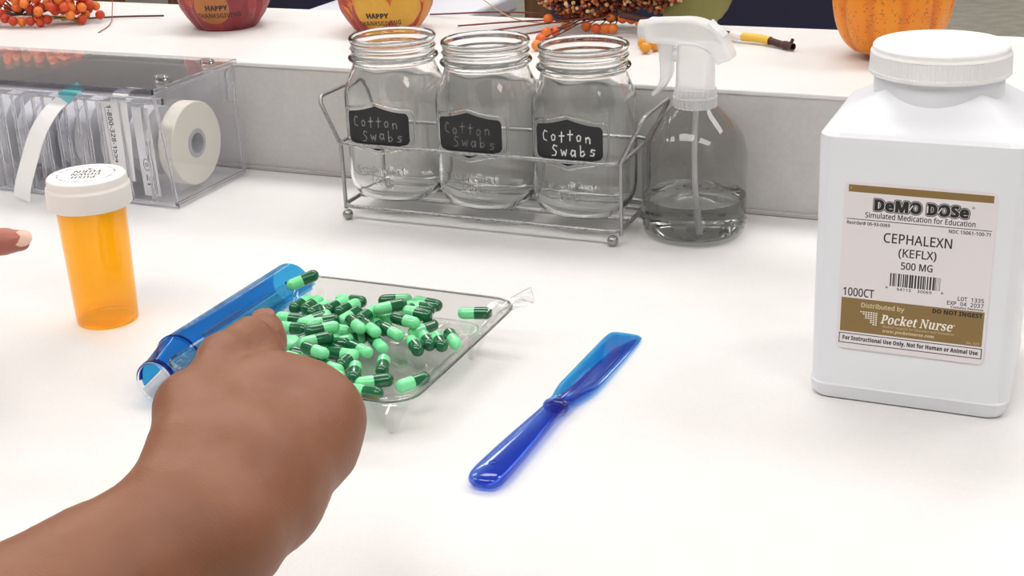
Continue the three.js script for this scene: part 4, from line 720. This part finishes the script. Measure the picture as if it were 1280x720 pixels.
{
  const
    elbow = [-0.3729, 0.0585, -0.2240, 0.0400],
    fore = [-0.3207, 0.0819, -0.2943, 0.0315],
    fore2 = [-0.3065, 0.0873, -0.3262, 0.0270],
    wA = [-0.2924, 0.1056, -0.3565, 0.0172],
    wB = [-0.2776, 0.0953, -0.3633, 0.0172],
    cmc = [-0.3008, 0.1186, -0.3771, 0.0108],
    tm = [-0.3169, 0.1236, -0.4026, 0.0100],
    ti = [-0.3255, 0.1270, -0.4401, 0.0098],
    tt = [-0.3286, 0.1268, -0.4644, 0.0088],
    pA = [-0.2983, 0.1139, -0.3914, 0.0150],
    pB = [-0.2741, 0.0951, -0.3905, 0.0135],
    pC = [-0.2835, 0.1057, -0.3921, 0.0165],
    m1 = [-0.3023, 0.1169, -0.4343, 0.0120],
    i1 = [-0.3245, 0.1175, -0.4646, 0.0104],
    i2 = [-0.3326, 0.1177, -0.4799, 0.0098],
    i3 = [-0.3377, 0.1181, -0.4895, 0.0086],
    m2 = [-0.2907, 0.1122, -0.4420, 0.0115],
    j1 = [-0.3020, 0.0905, -0.4701, 0.0096],
    j2 = [-0.3091, 0.0726, -0.4734, 0.0086],
    j3 = [-0.3098, 0.0732, -0.4570, 0.0076],
    m3 = [-0.2798, 0.1073, -0.4389, 0.0114],
    k1 = [-0.2908, 0.0851, -0.4609, 0.0094],
    k2 = [-0.2986, 0.0705, -0.4607, 0.0084],
    k3 = [-0.3007, 0.0731, -0.4445, 0.0074],
    m4 = [-0.2739, 0.0987, -0.4273, 0.0098],
    l1 = [-0.2848, 0.0806, -0.4429, 0.0084],
    l2 = [-0.2910, 0.0719, -0.4413, 0.0076],
    l3 = [-0.2921, 0.0756, -0.4283, 0.0068],
    palm = [[...cmc, ...pA], [...wA, ...pA], [...wB, ...pB], [...wA, ...pC], [...wB, ...pC], [...pC, ...m2], [...pA, ...m1], [...pB, ...m3], [...pB, ...m4], [...pC, ...m3], [...m1, ...m2], [...m2, ...m3], [...m3, ...m4], [...fore2, ...wA], [...fore2, ...wB], [...fore, ...fore2], [...elbow, ...fore], [...cmc, ...tm], [...tm, ...m1]];
  const g = fleshGeometry([{ k: 0.014, bones: palm }, { k: 0.004, bones: chain(m1, i1, i2, i3) }, { k: 0.004, bones: chain(m2, j1, j2, j3) }, { k: 0.004, bones: chain(m3, k1, k2, k3) }, { k: 0.004, bones: chain(m4, l1, l2, l3) }, { k: 0.006, bones: chain(cmc, tm, ti, tt) }], 0.006, 150,
    (x, y, z, n) => { const v = 1 + 0.10 * n.noise(x * 45, y * 45, z * 45) + 0.05 * n.noise(x * 160, y * 160, z * 160), d = Math.min(...[m1, m2, m3, m4, i1].map(q => Math.hypot(x - q[0], y - q[1], z - q[2]))), w = Math.max(0, 1 - d / 0.022); return rgb(139, 90, 64).multiplyScalar(v).lerp(rgb(116, 69, 48), 0.4 * w); });
  const t = thing('person', 'brown-skinned hand and bare forearm reaching over the blue tube of the pill tray', 'person');
  part('arm_and_hand', g, skin, t);
  const nailG = new THREE.SphereGeometry(1, 20, 14).scale(0.0052, 0.0012, 0.0066), nm = std(rgb(143, 94, 70), 0.45);
  for (const [a, b] of [[i2, i3]]) { const d = V(b[0] - a[0], b[1] - a[1], b[2] - a[2]).normalize(), up = V(0, 1, 0), s = up.clone().cross(d).normalize(), u = d.clone().cross(s), m = part('fingernail', nailG, nm, t); m.quaternion.setFromRotationMatrix(new THREE.Matrix4().makeBasis(s, u, d)); m.position.set(b[0], b[1], b[2]).addScaledVector(u, b[3] * 0.84).addScaledVector(d, 0.002); }
}
{
  const
    F0 = [-0.6126, 0.1017, -0.5589, 0.0088],
    F1 = [-0.5899, 0.1059, -0.5706, 0.0079],
    F2 = [-0.5715, 0.1069, -0.5791, 0.0074],
    F3 = [-0.5631, 0.1070, -0.5828, 0.0062],
    M0 = [-0.6459, 0.0980, -0.5427, 0.0110],
    P0 = [-0.6804, 0.0983, -0.5043, 0.0170],
    W0 = [-0.6935, 0.0921, -0.4725, 0.0220],
    E0 = [-0.7734, 0.0446, -0.3003, 0.0360],
    a0 = [-0.6286, 0.0935, -0.5308, 0.0100],
    a1 = [-0.6028, 0.0864, -0.5449, 0.0090],
    a2 = [-0.5967, 0.0843, -0.5292, 0.0085],
    a3 = [-0.6089, 0.0847, -0.5182, 0.0078],
    b0 = [-0.6216, 0.0893, -0.5146, 0.0100],
    b1 = [-0.5983, 0.0811, -0.5271, 0.0090],
    b2 = [-0.5921, 0.0811, -0.5123, 0.0082],
    b3 = [-0.6038, 0.0827, -0.5043, 0.0075],
    t0 = [-0.6829, 0.1080, -0.5307, 0.0125],
    t1 = [-0.6624, 0.1123, -0.5532, 0.0105],
    t2 = [-0.6409, 0.1119, -0.5684, 0.0092],
    t3 = [-0.6250, 0.1074, -0.5792, 0.0078],
    palm = [[...M0, ...P0], [...P0, ...W0], [...W0, ...E0], [...P0, ...a0], [...P0, ...b0], [...M0, ...a0], [...a0, ...b0], [...P0, ...t0]];
  const g = fleshGeometry([{ k: 0.014, bones: palm }, { k: 0.003, bones: chain(M0, F0, F1, F2, F3) }, { k: 0.004, bones: chain(a0, a1, a2, a3) }, { k: 0.004, bones: chain(b0, b1, b2, b3) }, { k: 0.005, bones: chain(t0, t1, t2, t3) }], 0.005, 140,
    (x, y, z, n) => rgb(176, 106, 92).multiplyScalar(1 + 0.07 * n.noise(x * 60, y * 60, z * 60)));
  const t = thing('person', 'fingertip with a short pale nail reaching in beside the amber vial', 'person');
  part('hand', g, skin, t);
  const d = V(F3[0] - F1[0], F3[1] - F1[1], F3[2] - F1[2]).normalize(), up = V(0.45, 0.55, 0.7).normalize(), s = up.clone().cross(d).normalize(), u = d.clone().cross(s);
  const m = part('fingernail', new THREE.SphereGeometry(1, 24, 16).scale(0.0050, 0.0011, 0.0058), std(rgb(236, 196, 178), 0.3), t); m.quaternion.setFromRotationMatrix(new THREE.Matrix4().makeBasis(s, u, d)); m.position.set(...F3.slice(0, 3)).addScaledVector(u, 0.0046).addScaledVector(d, 0.0034);
}

scene.traverse(o => { if (o.isMesh) { o.castShadow = true; o.receiveShadow = true; } });
renderer.render(scene, camera);
